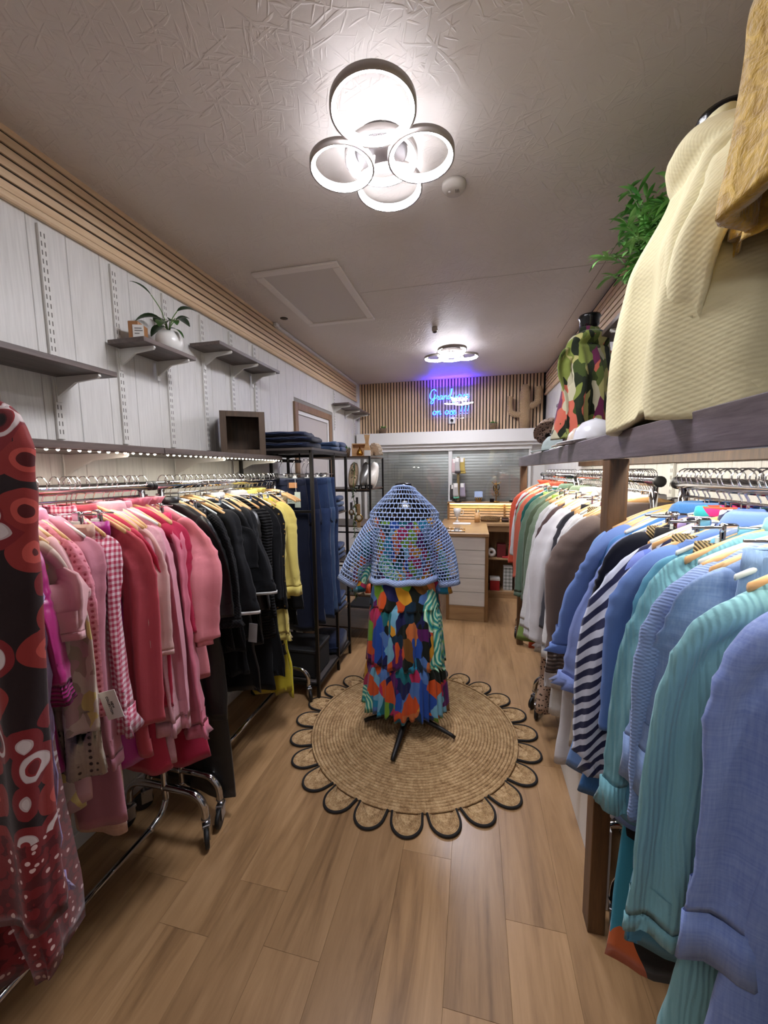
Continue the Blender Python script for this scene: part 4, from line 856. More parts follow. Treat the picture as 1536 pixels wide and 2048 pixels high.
# ---------------------------------------------------------------- left wall shelving
M_SLOTD = plain('slot_dark', '#6a665e', .8)
def upright(y, z0, z1, label, X=XL, s=1):
    t = thing('slotted_upright', label, 'shelf rail', (X, y, z0), 0, 'slotted uprights')
    m = MB(); m.box(min(0, s*.012), max(0, s*.012), -.013, .013, 0, z1-z0, .0015); m.build('channel', M_WMET, t)
    m = MB(); z = .02
    while z < z1-z0-.03:
        for dy in (-.006, .006): m.box(min(s*.0115, s*.0127), max(s*.0115, s*.0127), dy-.0016, dy+.0016, z, z+.017)
        z += .031
    o = m.build('slots', M_SLOTD, t); o['kind'] = 'stuff'
def bracket_mb(d, s=1, h=.075):
    m = MB(); pf = [(0, -.001), (d, -.001), (d+.002, -.010), (d-.006, -.017), (d*.45, -.026), (.035, -h*.75), (.0, -h)]
    n = len(pf); vs = [(s*a, dy, b) for dy in (-.005, .005) for a, b in pf]
    fs = [tuple(range(n)), tuple(range(2*n-1, n-1, -1))]+[(i, i+n, (i+1) % n+n, (i+1) % n) for i in range(n)]
    m._add(vs, fs, False); m.box(min(0, s*.006), max(0, s*.006), -.009, .009, -h-.02, .0, .001); return m
def wall_shelf(label, y0, y1, z, d, ys, X=XL, s=1, mat=None, name='wall_shelf'):
    t = thing(name, label, 'shelf', (X, (y0+y1)/2, z), 0); c = (y0+y1)/2
    a, b = sorted((s*.014, s*d)); MB().box(a, b, y0-c, y1-c, 0, .020, .0015).build('board', mat or M_SHELF, t)
    for q in ys:
        m = bracket_mb(d-.02, s); m.v = [(v[0]+s*.012, v[1]+q-c, v[2]) for v in m.v]; m.build('bracket', M_WMET, t)
    return t
US = ['first', 'second', 'third', 'fourth', 'fifth', 'sixth']
for i, (y, z0, z1) in enumerate(((1.2, 1.66, 2.44), (1.49, 1.66, 2.44), (1.78, 1.66, 2.44), (2.06, 1.66, 2.44), (2.34, 1.92, 2.44), (2.62, 1.95, 2.44))):
    upright(y, z0, z1, 'white slotted upright on the left boarded wall, %s from the viewer' % US[i])
wall_shelf('dark wall shelf cut off by the left edge of the picture', .25, 1.268, 1.894, .223, (.62, 1.2))
wall_shelf('dark wall shelf carrying the white plant pot and small box', 1.428, 1.745, 2.083, .205, (1.49, 1.70))
wall_shelf('empty long dark wall shelf between plant shelf and door', 1.942, 2.62, 2.226, .205, (2.06, 2.34, 2.57))
wall_shelf('small empty dark shelf high beyond the door, near the back wall', 4.20, 5.10, 2.27, .205, (4.27, 4.66, 5.03))
for y, n_ in ((4.27, 'nearer'), (5.03, 'farther')): upright(y, 2.0, 2.44, 'white slotted upright beyond the door, %s one' % n_)
M_LED = plain('led_chip', '#ffffff', .4, emit=LED_W, ecol='#fff6e4')
_ld = MB(); _ld.lathe([(0, -.0042), (.003, -.003), (.0044, 0), (0, .0005)], 8); LEDM = _ld.mesh('led', M_LED)
def led_shelf(label, y0, y1, ys, dim=1):
    t = thing('rack_shelf', label, 'shelf', (XL, (y0+y1)/2, 1.602), 0); c = (y0+y1)/2
    MB().box(.014, .352, y0-c, y1-c, 0, .024, .0015).build('board', M_SHELF, t)
    for q in ys:
        m = bracket_mb(.30, 1, .09); m.v = [(v[0]+.012, v[1]+q-c, v[2]) for v in m.v]; m.build('bracket', M_WMET, t)
    st = MB().box(.330, .342, y0-c+.01, y1-c-.01, -.003, 0).build('led_strip', M_SHELF, t)
    y = y0+.03
    while y < y1-.01: inst('led', LEDM, st, (.336, y-c, -.003)); y += .0335
    la = bpy.data.lights.new('strip_light', 'AREA'); la.shape = 'RECTANGLE'; la.size = .006; la.size_y = y1-y0-.04; la.energy = .9*dim*(y1-y0); la.color = (1, .95, .84)
    lo = bpy.data.objects.new('strip_light', la); COL.objects.link(lo); lo.parent = t; lo.location = (.336, 0, -.009)
led_shelf('dark shelf edged with white LED dots above the pink clothes', .30, 1.335, (.62, 1.2))
led_shelf('dark shelf edged with LED dots over the black and yellow clothes', 1.338, 2.325, (1.78, 2.30))
# crate
t = thing('wooden_crate', 'dark brown wooden crate on its side with two slot handles', 'crate', (XL+.175, 2.165, 1.627), radians(34)); M_CR = wood('crate_wood', '#3c2d1f', '#57432f', 'z', 1.3, .55)
a, b, h = .125, .11, .255
m = MB(); m.box(-a, a, b-.012, b, 0, h, .002)
m.build('back_panel', M_CR, t, None, None)
MB().box(-a, a, -b, b-.012, 0, .012, .001).build('bottom', M_CR, t); MB().box(-a, a, -b, b-.012, h-.012, h, .001).build('top', M_CR, t)
MB().box(-a, -a+.012, -b, b-.012, .012, h-.012, .001).build('side', M_CR, t)
m = MB(); m.box(a-.012, a, -b, b-.012, .012, .075, .001); m.box(a-.012, a, -b, b-.012, .185, h-.012, .001)
m.box(a-.012, a, -b, -.060, .075, .185); m.box(a-.012, a, -.035, .035, .075, .185); m.box(a-.012, a, .060, b-.012, .075, .185); m.build('slotted_side', M_CR, t)
m = MB(); m.box(-a, -a+.035, -b-.008, -b, 0, h, .001); m.box(a-.035, a, -b-.008, -b, 0, h, .001); m.box(-a+.035, a-.035, -b-.008, -b, 0, .032, .001); m.box(-a+.035, a-.035, -b-.008, -b, h-.032, h, .001)
m.build('front_frame', M_CR, t)
# plants
def leaf_mb(L, w, droop, m, base, az, tilt, fold=.25, n=7):
    """a pointed leaf blade added to mesh builder m"""
    D = Vector((cos(az), sin(az), 0)); S = Vector((-sin(az), cos(az), 0)); rows = []
    for i in range(n+1):
        s = i/n; ww = w*sin(pi*min(1, s*.93+.04))**.8*(1-.25*s); el = tilt-droop*s
        if i == 0: p = Vector(base)
        else: p = p+(D*cos(el)+Vector((0, 0, sin(el))))*(L/n)
        u_ = Vector((0, 0, 1))*ww*fold
        rows.append([tuple(p-S*ww+u_), tuple(p-S*ww*.5+u_*.3), tuple(p), tuple(p+S*ww*.5+u_*.3), tuple(p+S*ww+u_)])
    m.grid(rows)
M_LEAFD = plain('dark_leaf', '#2d4d22', .4); M_LEAFM = plain('bright_leaf', '#4f8a3c', .5); M_LEAFL = plain('pale_leaf', '#7aa653', .5); M_STEM = plain('stem_green', '#5b7a3a', .5)
t = thing('potted_plant', 'round white pot with broad dark green leaves on the wall shelf', 'plant', (XL+.115, 1.675, 2.104))
m = MB(); m.lathe([(.0, 0), (.036, 0), (.054, .02), (.062, .05), (.058, .078), (.046, .100), (.040, .102), (.038, .092), (0, .09)], 32); m.build('pot', plain('ceramic_white', '#d8d6d0', .28), t)
MB().lathe([(0, .094), (.036, .091)], 20).build('soil', plain('soil', '#2c2118', .9), t)
rg = random.Random(4)
for i, (az, ht, tl, L_, w_) in enumerate(((-2.4, .07, .35, .115, .034), (2.7, .08, .6, .11, .033), (-1.2, .05, .1, .10, .034), (.2, .11, .55, .10, .022), (-.5, .06, .15, .09, .028), (1.4, .09, .5, .09, .03), (-1.9, .16, .9, .10, .009), (-.1, .03, .0, .10, .016), (-3.0, .04, .1, .09, .03), (.6, .07, .9, .07, .02))):
    b = Vector((cos(az)*ht*.45, sin(az)*ht*.45, .09+ht)); m = MB(); leaf_mb(L_, w_, 1.1, m, b, az, tl); lf = m.build('leaf', M_LEAFD, t)
    m = MB(); m.tube(smooth_path([(0, 0, .085), (b.x*.35, b.y*.35, .09+ht*.6), tuple(b)], 4), .0022, 5); m.build('stalk', M_STEM, lf)
t = thing('card_holder_block', 'small wooden block holding a white printed card on the plant shelf', 'sign', (XL+.08, 1.53, 2.104), radians(20))
MB().box(-.022, .022, -.045, .045, 0, .092, .002).build('block', plain('tan_block', '#9c6c42', .5), t)
c = MB().box(-.002, .044, -.0475, -.0462, .005, .075).build('card', M_PAPER, t)
for i, (z_, w_) in enumerate(((.058, .030), (.048, .034), (.036, .02))): MB().box(.006, .006+w_, -.0480, -.0476, z_, z_+.004).build('print_line', plain('grey_ink', '#77736e', .7), c)
# ---------------------------------------------------------------- right-hand long shelf with posts
t = thing('display_shelf', 'long grey-brown wooden shelf on posts above the right-hand clothes', 'shelf', (.38, 1.9, 0))
def PX(m): m.v = [(v[0]-.38, v[1]-1.9, v[2]) for v in m.v]; return m
PX(MB().box(.385, XR-.002, .22, 3.50, 1.592, 1.617, .002)).build('board', M_FASC, t)
PX(MB().box(.378, .402, .20, 3.515, 1.546, 1.619, .002)).build('fascia', M_FASC, t)
PX(MB().box(.41, .44, .25, 3.48, 1.560, 1.592, .002)).build('batten', M_WALNUT, t)
PX(MB().box(.381, .432, 1.236, 1.300, 0, 1.546, .002)).build('post', M_WALNUT, t)
PX(MB().box(.381, .432, 3.40, 3.46, 0, 1.546, .002)).build('post', M_WALNUT, t)
PX(MB().box(XR-.03, XR-.002, .25, 3.45, 1.54, 1.592, .002)).build('wall_cleat', M_WALNUT, t)
MS = plain('hidden_strip', '#fff6e4', .4, emit=12, ecol='#fff2dc')
for y0_, y1_ in ((.30, 1.20), (1.33, 3.35)):
    PX(MB().box(.446, .454, y0_, y1_, 1.588, 1.592)).build('light_strip', MS, t)
    la = bpy.data.lights.new('strip_light', 'AREA'); la.shape = 'RECTANGLE'; la.size = .01; la.size_y = y1_-y0_; la.energy = 1.5*(y1_-y0_); la.color = (1, .96, .88)
    lo = bpy.data.objects.new('strip_light', la); COL.objects.link(lo); lo.parent = t; lo.location = (.07, (y0_+y1_)/2-1.9, 1.586); lo.rotation_euler = (0, radians(-35), 0)
t = thing('base_panel', 'low white panel standing on the floor behind the wooden post', 'panel', (.46, 1.66, 0))
MB().box(-.008, .008, -.34, .34, 0, .30, .002).build('board', M_WHITE, t)
for i, (y, z0) in enumerate(((.75, .3), (1.35, .3), (1.95, .3), (2.55, .3), (3.15, .3))):
    upright(y, z0, 2.40, 'white slotted upright on the right boarded wall, %s from the viewer' % US[i], XR, -1)
wall_shelf('upper right dark wall shelf carrying the bushy plant', 1.66, 2.15, 2.13, .29, (1.72, 1.95), XR, -1)
wall_shelf('dark shelf on the right wall behind the floral blouse', 2.35, 3.25, 1.99, .25, (2.55, 3.15), XR, -1)
# ---------------------------------------------------------------- metal jeans rack
t = thing('metal_garment_rack', 'black metal rack with top shelf holding jeans beside the door', 'rack', (-1.25, 2.62, 0))
x0, x1, y0, y1, y2 = -.25, .25, -.33, .06, .34
def bar(*a): MB().box(*a, .001).build('bar', M_BMET, t)
for px_, py_ in ((x0, y0), (x1, y0), (x0, y1), (x1, y1), (x0, y2), (x1, y2)): MB().cb((px_, py_, .83), (.020, .020, 1.66), .001).build('post', M_BMET, t)
for z_ in (1.650, .10): 
    bar(x0, x1, y0-.01, y0+.01, z_-.01, z_+.01); bar(x0, x1, y2-.01, y2+.01, z_-.01, z_+.01); bar(x0-.01, x0+.01, y0, y2, z_-.01, z_+.01); bar(x1-.01, x1+.01, y0, y2, z_-.01, z_+.01)
bar(x0, x1, y0-.008, y0+.008, 1.26, 1.276)
MB().box(x0-.01, x1+.01, y0-.01, y2+.01, 1.660, 1.675, .001).build('top_shelf', plain('smoky_board', '#4c4643', .4), t)
for z_ in (.10, .43, .83, 1.20): MB().box(x0, x1, y1+.01 if z_ > .2 else y0, y2, z_, z_+.014, .001).build('shelf', plain('smoky_board', '#4c4643', .4), t)
m = MB(); m.tube([(0, y0+.02, 1.60), (0, y1-.02, 1.60)], .011, 10); m.build('hanging_rail', M_BMET, t)
for yy in (y0+.03, y1-.03): m = MB(); m.tube([(0, yy, 1.60), (0, yy, 1.66)], .006, 8); m.build('rail_drop', M_BMET, t)
DN1 = fab('dark_denim', '#0b1126', 'denim', '#121a34'); DN2 = fab('navy_denim', '#121b36', 'denim', '#1c2849'); DN3 = fab('mid_denim', '#334a70', 'denim', '#4c6488'); DN4 = fab('blue_denim', '#1f2f55', 'denim', '#304570')
JL = ['dark blue jeans with leather patch and white tags at the front of the metal rack', 'navy jeans hanging second on the black metal rack', 'washed mid-blue jeans hanging third on the metal rack', 'light washed jeans hanging fourth on the black metal rack', 'dark jeans hanging last on the black metal rack']
for i, (y, mt_) in enumerate(((2.335, DN1), (2.42, DN2), (2.49, DN4), (2.56, DN3), (2.63, DN4))):
    o = bottoms('jeans', JL[i], 'jeans', 1, y, mt_, L=1.02-.02*i, w=.185, hem=.22, seed=120+i, legs=True, x=-1.255+.045*min(i, 2), z=1.475, rz=-.03, group='hanging jeans')
    hanger('clip', 1, y, 'on the jeans rack', x=-1.25+.045*min(i, 2), z=1.598, own=JL[i])
    if i == 0:
        MB().box(.085, .15, -.040, -.037, -.055, -.02, .001).build('leather_patch', plain('tan_leather', '#a8764a', .5), o)
        k = MB(); 
        for a_, b_ in ((.14, -.045),): k.tube([(a_, -.042, b_+.05), (a_+.01, -.044, b_-.12)], .001, 4)
        tg = MB().box(.135, .175, -.046, -.044, -.18, -.08).build('price_tag', plain('mint_card', '#b9c4b6', .7), o); k.build('tag_string', M_PAPER, tg)
        tg = MB().box(.085, .145, -.049, -.047, -.155, -.10).build('price_tag', plain('mint_card', '#b9c4b6', .7), o)
        for q in range(3): MB().box(.092, .092+.045-.01*q, -.0500, -.0492, -.115-.013*q, -.112-.013*q).build('print_line', plain('grey_ink', '#77736e', .7), tg)
        for q in (-.09, .09): k = MB(); k.box(q-.003, q+.003, -.043, -.036, -.06, .0, .001); k.build('belt_loop', DN1, o)
def folded(label, loc, w, d, h, mat, rz=0, seed=0, grp='folded jeans'):
    o = thing('folded_jeans', label, 'jeans', loc, rz, grp); m = MB(); n = 28; rows = []; rr = random.Random(seed); ph = rr.random()*6
    for i in range(n):   # rounded fold profile swept along x
        pass
    prof = []
    for j in range(24):
        q = 2*pi*j/24; prof.append((math.copysign(abs(cos(q))**.55, cos(q))*d/2, math.copysign(abs(sin(q))**.7, sin(q))*h/2+h/2))
    for i in range(15):
        s = i/14; x = (s-.5)*w; e = 1-.18*abs(2*s-1)**6
        rows.append([(x, a*e+.006*N3(s*5, a*20, seed), max(.001, b*(1-.12*abs(2*s-1)**4)+.010*N3(s*4+seed, a*14, b*9)*(b/h))) for a, b in prof])
    m.grid(rows, wrap=True, capa=True, capb=True); m.build('fold', mat, o)
    m = MB(); m.tube([(x_, -d*.505-.0, h*.52+.003*sin(x_*50+ph)) for x_ in [(-.46+.92*k_/12)*w for k_ in range(13)]], .0022, 5); m.build('seam', DN4, o); return o
z = 1.676
for i, (w_, d_, h_, mt_, dy, dx, lb) in enumerate(((.40, .30, .048, DN1, 0, 0, 'lowest folded dark jeans on the metal rack top'), (.38, .29, .040, DN1, .01, .02, 'middle folded dark jeans on the metal rack top'), (.36, .28, .034, DN2, .0, -.02, 'uppermost folded dark jeans on the metal rack top'))):
    folded(lb, (-1.255+dx, 2.47+dy, z), w_, d_, h_, mt_, .05*i, i); z += h_-.003
z = 1.676
for i, (h_, mt_, lb) in enumerate(((.035, DN3, 'lower folded light washed jeans beside the dark stack'), (.035, DN3, 'upper folded light washed jeans beside the dark stack'))): folded(lb, (-1.12, 2.735, z), .26, .16, h_, mt_, .1*i, 10+i); z += h_-.003
z = 1.676
for i, (h_, lb) in enumerate(((.038, 'lower folded blue jeans at the far end of the rack top'), (.036, 'upper folded blue jeans at the far end of the rack top'))): folded(lb, (-1.12, 2.895, z), .26, .15, h_, DN4, -.1*i, 20+i); z += h_-.003
SN = {1.214: 'upper', .844: 'middle', .444: 'lower'}
for z0_, nm in SN.items():
    z = z0_
    for i, (h_, mt_) in enumerate(((.045, DN4), (.042, DN3), (.040, DN4))): folded('folded jeans on the %s side shelf, %s of three' % (nm, ('bottom', 'middle', 'top')[i]), (-1.10, 2.82, z), .20, .22, h_, mt_, .06*i, 30+i); z += h_-.002
folded('pile of crumpled dark blue jeans on the bottom of the metal rack', (-1.12, 2.80, .115), .24, .30, .13, DN2, .1, 41)
t = thing('storage_bin', 'black fabric bin standing under the hanging jeans', 'bin', (-1.20, 2.45, .115))
m = MB(); m.box(-.17, .17, -.13, .13, 0, .20, .012); m.build('body', M_BLACK, t); MB().box(-.175, .175, -.135, .135, .18, .205, .006).build('lid', plain('black_lid', '#1a1a1c', .6), t)
# ---------------------------------------------------------------- accessory shelf unit beyond
t = thing('accessory_rack', 'tall black metal shelf unit of shoes and watches beyond the jeans', 'rack', (-1.13, 3.42, 0))
for px_, py_ in ((-.27, -.24), (.27, -.24), (-.27, .24), (.27, .24)): MB().cb((px_, py_, .825), (.016, .016, 1.65), .001).build('post', M_BMET, t)
AZ = (.12, .42, .72, 1.04, 1.36, 1.64)
for z_ in AZ: MB().box(-.27, .27, -.24, .24, z_, z_+.012, .001).build('shelf', wood('brown_shelf', '#3a2a1e', '#57402c', 'x', 1, .4), t)
for z_ in (1.36, 1.0, .7): 
    for q in (-.24, .24): MB().box(-.27, .27, q-.006, q+.006, z_-.012, z_, .001).build('cross_bar', M_BMET, t)
# garland hanging by the post
t = thing('leaf_garland', 'dark trailing leaf garland hanging at the accessory rack post', 'garland', (-.985, 3.12, 1.60)); m = MB(); rg = random.Random(9)
cord = MB(); cord.tube([(0.01*sin(q*2), .01*cos(q*3), -q*.1) for q in range(13)], .003, 5); cord.build('stem', M_STEM, t)
for i in range(120):
    zz = -rg.random()*1.2; leaf_mb(.03+.02*rg.random(), .008, .8, m, (0, 0, zz), rg.random()*6.28, rg.uniform(-.6, .4), n=3)
o = m.build('leaves', plain('dusty_leaf', '#3c4a34', .7), t); o['kind'] = 'stuff'
# items on the accessory rack (front row as seen)
zt = 1.652
def succ(label, loc, basket, r=.034, h=.05, lm=None, n=38, L=.035):
    t = thing('small_plant', label, 'plant', loc); MB().lathe([(0, 0), (r*.82, 0), (r, h), (r*.9, h), (r*.86, h-.008), (0, h-.008)], 18).build('pot', basket, t)
    m = MB(); rg = random.Random(int(loc[0]*100)); 
    for i in range(n): leaf_mb(L*(.7+.6*rg.random()), L*.16, .5, m, (rg.uniform(-.6, .6)*r, rg.uniform(-.6, .6)*r, h-.008), rg.random()*6.28, rg.uniform(.3, 1.5), n=3)
    o = m.build('leaves', lm or M_LEAFM, t); o['kind'] = 'stuff'
WICK = fab('wicker', '#9c7c56', 'wicker', '#55402a')
succ('small green plant in a woven pot on the accessory rack', (-1.10, 3.27, zt), WICK, .042, .07)
t = thing('wooden_box_frame', 'open light wooden box with a gold teardrop figure inside', 'box', (-.99, 3.33, zt), radians(18)); M_LW = wood('light_birch', '#b98a54', '#d6ab74', 'x', 1, .45)
m = MB(); m.box(-.07, .07, -.035, .035, 0, .008); m.box(-.07, .07, -.035, .035, .105, .113); m.box(-.07, -.062, -.035, .035, .008, .105); m.box(.062, .07, -.035, .035, .008, .105); m.box(-.062, .062, .03, .035, .008, .105)
m.build('frame', M_LW, t)
m = MB(); m.lathe([(0, .008), (.022, .01), (.03, .028), (.022, .05), (.008, .07), (.003, .088), (0, .09)], 16, (0, -.005, 0)); m.build('figure', M_GOLD, t)
t = thing('wooden_paddle', 'pale wooden jewellery bust with a white card at its foot', 'stand', (-.905, 3.27, zt), radians(8))
m = MB(); pf = [(-.03, 0), (.03, 0), (.034, .03), (.018, .09), (.014, .12), (.024, .185), (-.024, .185), (-.014, .12), (-.018, .09), (-.034, .03)]
n = len(pf); m._add([(a, dy, b) for dy in (-.008, .008) for a, b in pf], [tuple(range(n)), tuple(range(2*n-1, n-1, -1))]+[(i, (i+1) % n, (i+1) % n+n, i+n)[::-1] for i in range(n)], False); m.build('body', M_LW, t)
MB().box(-.02, .035, -.045, -.042, 0, .05).build('card', M_PAPER, t)
t = thing('folded_fan_hat', 'pleated striped straw hats leaning at the end of the rack top', 'hat', (-.885, 3.42, zt), radians(-30))
for i in range(3):
    m = MB(); rows = []
    for a_ in range(21):
        q = pi*a_/20; rows.append([(cos(q)*r_*1.0, .012*sin(q*16)*(r_*9)+i*.02, .012+sin(q)*r_*1.5) for r_ in (.01, .035, .06, .075)])
    m.grid(rows); o = m.build('brim', fab('straw_stripe', '#b9a184', 'stripe_d', '#e0d2bc', 1.4), t); md = o.modifiers.new('s', 'SOLIDIFY'); md.thickness = .003
def shoe(label, loc, rz, mat, sole, grp='sandals and shoes'):
    t = thing('shoe', label, 'shoe', loc, rz, grp); m = MB(); rows = []
    for i in range(13):
        s = i/12; x = s*.24; w_ = .030+.012*sin(pi*min(1, s*1.1))-.012*(s > .95); h_ = .075-.045*sst(.2, .75, s)-.01*sst(.9, 1, s); w_ *= (.5+.5*sst(-.1, .12, s))*(1-.5*sst(.88, 1.02, s))
        rows.append([(x, cos(q)*w_, .018+max(0, sin(q))*h_-(.004 if sin(q) < 0 else 0)) for q in [2*pi*j/14 for j in range(14)]])
    m.grid(rows, wrap=True, capa=True, capb=True); m.build('upper', mat, t)
    m = MB(); rows = []
    for i in range(13):
        s = i/12; x = s*.245-.002; w_ = (.034+.013*sin(pi*min(1, s*1.1)))*(.55+.45*sst(-.1, .12, s))*(1-.45*sst(.88, 1.02, s)); rows.append([(x, w_, 0), (x, w_, .018), (x, -w_, .018), (x, -w_, 0)])
    m.grid(rows, wrap=True, capa=True, capb=True); m.build('sole', sole, t)
    return t
M_BG = plain('beige_leather', '#c7ad8c', .5); M_PK = plain('pale_sole', '#d9d2c6', .5); M_SIL = plain('silver_leather', '#8c8a86', .3, .6)
for i, (x_, mt_, nm) in enumerate(((-1.02, M_BG, 'beige'), (-.93, M_SIL, 'silver'), (-.87, M_PK, 'cream'))):
    o = shoe('%s shoe propped upright on the upper accessory shelf' % nm, (x_, 3.20+.03*i, 1.375), pi/2, mt_, M_PK); o.rotation_euler = (0, radians(-62), pi/2+.1-.1*i)
for i, x_ in enumerate((-.98, -.92, -.865)): 
    t = thing('bracelet_box', '%s black checked trinket box on the upper accessory shelf' % ('leftmost', 'middle', 'rightmost')[i], 'box', (x_, 3.195, 1.373)); MB().box(-.022, .022, -.012, .012, 0, .032, .002).build('body', M_BLKGL, t); MB().box(-.014, .014, -.0135, -.0122, .008, .024).build('grid', plain('checker_grey', '#9a9690', .5), t)
def watch(label, loc, col, strap, r=.024):
    t = thing('wall_watch', label, 'watch', loc, 0, 'watches on the accessory rack'); m = MB(); m.T = Matrix.Rotation(pi/2, 4, 'X'); m.lathe([(0, -.004), (r, -.004), (r*1.1, 0), (r, .006), (r*.86, .006), (r*.84, .003), (0, .003)], 22); m.build('case', M_GOLD, t)
    m = MB(); m.T = Matrix.Rotation(pi/2, 4, 'X'); m.lathe([(0, .0045), (r*.82, .0042)], 20); m.build('dial', plain(col[0], col[1], .4), t)
    MB().box(-r*.45, r*.45, -.002, .004, r*.9, r*3.6, .001).box(-r*.45, r*.45, -.002, .004, -r*2.4, -r*.9, .001).build('strap', plain(*strap, .6), t)
watch('large pale gold-rimmed watch on the accessory rack', (-.965, 3.175, 1.12), ('dial_cream', '#d8cbb4'), ('strap_tan', '#a58258'), .034)
watch('smaller cream watch left of the large one', (-1.03, 3.176, 1.17), ('dial_white', '#d9d2c4'), ('strap_grey', '#4c4640'), .024)
watch('yellow-dialled watch above the large watch', (-.985, 3.20, 1.22), ('dial_yellow', '#b98a3a'), ('strap_dark', '#2c2824'), .022)
for i, (x_, mt_, nm) in enumerate(((-1.04, plain('brown_shoe', '#4b342a', .5), 'brown'), (-.96, plain('green_shoe', '#1e5c4a', .5), 'green'), (-.89, plain('dark_red_shoe', '#5c2424', .5), 'dark red'))): shoe('%s low shoe on the middle accessory shelf' % nm, (x_, 3.19, .732), pi/2, mt_, M_PK)
for i, (x_, mt_, nm) in enumerate(((-1.0, plain('white_shoe', '#c9c6bf', .5), 'white'), (-.90, plain('orange_shoe', '#c2491e', .5), 'orange and teal'))): shoe('%s shoe on the lower accessory shelf' % nm, (x_, 3.19, .432), pi/2, mt_, M_BG)
t = thing('floor_tray', 'low black tray on the floor beyond the accessory rack', 'tray', (-1.0, 3.95, 0)); MB().box(-.30, .24, -.18, .18, 0, .10, .008).build('body', M_BMET, t); MB().box(-.28, .22, -.16, .16, .10, .104).build('inset', M_BLACK, t)
# ---------------------------------------------------------------- counter
t = thing('counter', 'L-shaped oak counter with white boarded front panel', 'counter', (-.05, 4.3, 0))
def CX(m): m.v = [(v[0]+.05, v[1]-4.3, v[2]) for v in m.v]; return m
CX(MB().box(-.37, .152, 3.84, 4.62, .868, .900, .003)).build('countertop', M_OAKX, t)
CX(MB().box(.152, XR-.01, 4.60, 5.02, .868, .900, .003)).build('countertop', M_OAKX, t)
CX(MB().box(-.37, .152, 4.62, 5.02, .868, .900, .003)).build('countertop', M_OAKX, t)
CX(MB().box(-.25, -.235, 3.87, 5.0, 0, .868, .001)).build('side_panel', M_OAK, t)
CX(MB().box(-.262, -.232, 3.86, 3.89, 0, .868, .002)).build('corner_post', M_OAK, t); CX(MB().box(.118, .150, 3.86, 3.89, 0, .868, .002)).build('corner_post', M_OAK, t)
CX(MB().box(.132, .150, 3.89, 4.64, 0, .868, .001)).build('side_panel', M_OAK, t)
CX(MB().box(-.232, .118, 3.865, 3.875, 0, .155, .002)).build('kick_board', M_OAKX, t)
bdz = (.868-.155)/5; M_WBX = wood('white_board_across', '#c9c4bb', '#d8d4cc', 'x', 1, .5, 1, .02); CX(MB().box(-.232, .118, 3.872, 3.878, .15, .866)).build('board_backing', plain('groove_shade', '#8e8b85', .8), t)
for i in range(5): CX(MB().box(-.232, .118, 3.866, 3.876, .1585+i*bdz, .1535+(i+1)*bdz, .002)).build('front_board', M_WBX, t)
CX(MB().box(.15, XR-.01, 4.98, 5.0, 0, .868)).build('cabinet_back', M_OAK, t)
for z_ in (.06, .46): CX(MB().box(.15, XR-.01, 4.66, 4.98, z_, z_+.02, .002)).build('cabinet_shelf', M_OAKX, t)
CX(MB().box(.15, XR-.01, 4.63, 4.65, .80, .868, .002)).build('apron', M_OAKX, t); CX(MB().box(.15, XR-.01, 4.66, 4.68, 0, .06, .002)).build('kick_board', M_OAKX, t)
# raised ledge with slats and strip light
t = thing('counter_ledge', 'raised slatted ledge with warm strip light at the back of the counter', 'ledge', (.25, 4.95, .90))
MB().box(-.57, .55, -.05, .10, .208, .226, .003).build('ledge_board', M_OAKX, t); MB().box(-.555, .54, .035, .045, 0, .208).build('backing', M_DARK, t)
for i in range(6): MB().box(-.55, .535, .020, .035, .006+i*.034, .031+i*.034, .0015).build('slat', M_SLAT, t)
MB().box(-.57, -.545, -.03, .05, 0, .208, .002).build('end_post', M_OAK, t); MB().box(.115, .135, -.005, .05, 0, .208, .002).build('mid_post', M_OAK, t)
MB().box(-.54, .53, -.028, -.016, .200, .2075).build('strip_lamp', plain('warm_strip', '#fff0c8', .4, emit=7, ecol='#ffe2a0'), t)
# items on the ledge and counter
zl = 1.127
t = thing('jewellery_tree', 'gold and black jewellery tree on the counter ledge', 'stand', (.27, 4.93, zl)); m = MB(); m.tube([(0, 0, 0), (0, 0, .25)], .005, 8)
for a_, z_ in ((0, .235), (pi, .235), (.5, .09), (pi-.5, .09), (-.7, .16)): m.tube(smooth_path([(0, 0, z_-.02), (cos(a_)*.03, 0, z_-.01), (cos(a_)*.055, 0, z_+.012)], 4), .003, 6)
m.build('tree', M_GOLD, t); MB().lathe([(0, 0), (.045, 0), (.045, .008), (0, .01)], 20).build('base', M_GOLD, t)
for i, (x_, z_, mt_) in enumerate(((-.02, .17, M_BLKGL), (.02, .18, M_BLKGL), (.0, .13, M_GOLD), (.01, .10, plain('dark_beads', '#3a2f28', .4)), (-.012, .19, M_GOLD))):
    m = MB(); m.tube([(x_+cos(q)*.014, -.01, z_+sin(q)*.035) for q in [2*pi*j/16 for j in range(16)]], .005, 6, closed=True); m.build('necklace', mt_, t)
t = thing('trinket_box', 'small black trinket box left of the jewellery tree foot', 'box', (.225, 4.915, zl)); MB().box(-.03, .022, -.02, .02, 0, .035, .003).build('body', M_BLKGL, t); MB().box(-.032, .024, -.022, .022, .035, .042, .002).build('lid', plain('dark_lid', '#26221f', .4), t)
t = thing('photo_card', 'pale blue card held in a gold claw stand on the ledge', 'card', (.06, 4.94, zl)); MB().box(-.05, .05, .0, .003, .05, .13, .001).build('card', plain('pale_blue_card', '#9fb4d6', .6), t)
m = MB(); 
for x_ in (-.03, -.01, .012, .032): m.tube(smooth_path([(x_*.6, -.01, 0), (x_, -.014, .03), (x_*1.15, -.01, .06)], 4), .005, 7)
m.build('claw', M_GOLD, t); MB().box(-.04, .04, -.025, .015, 0, .008, .002).build('base', M_GOLD, t)
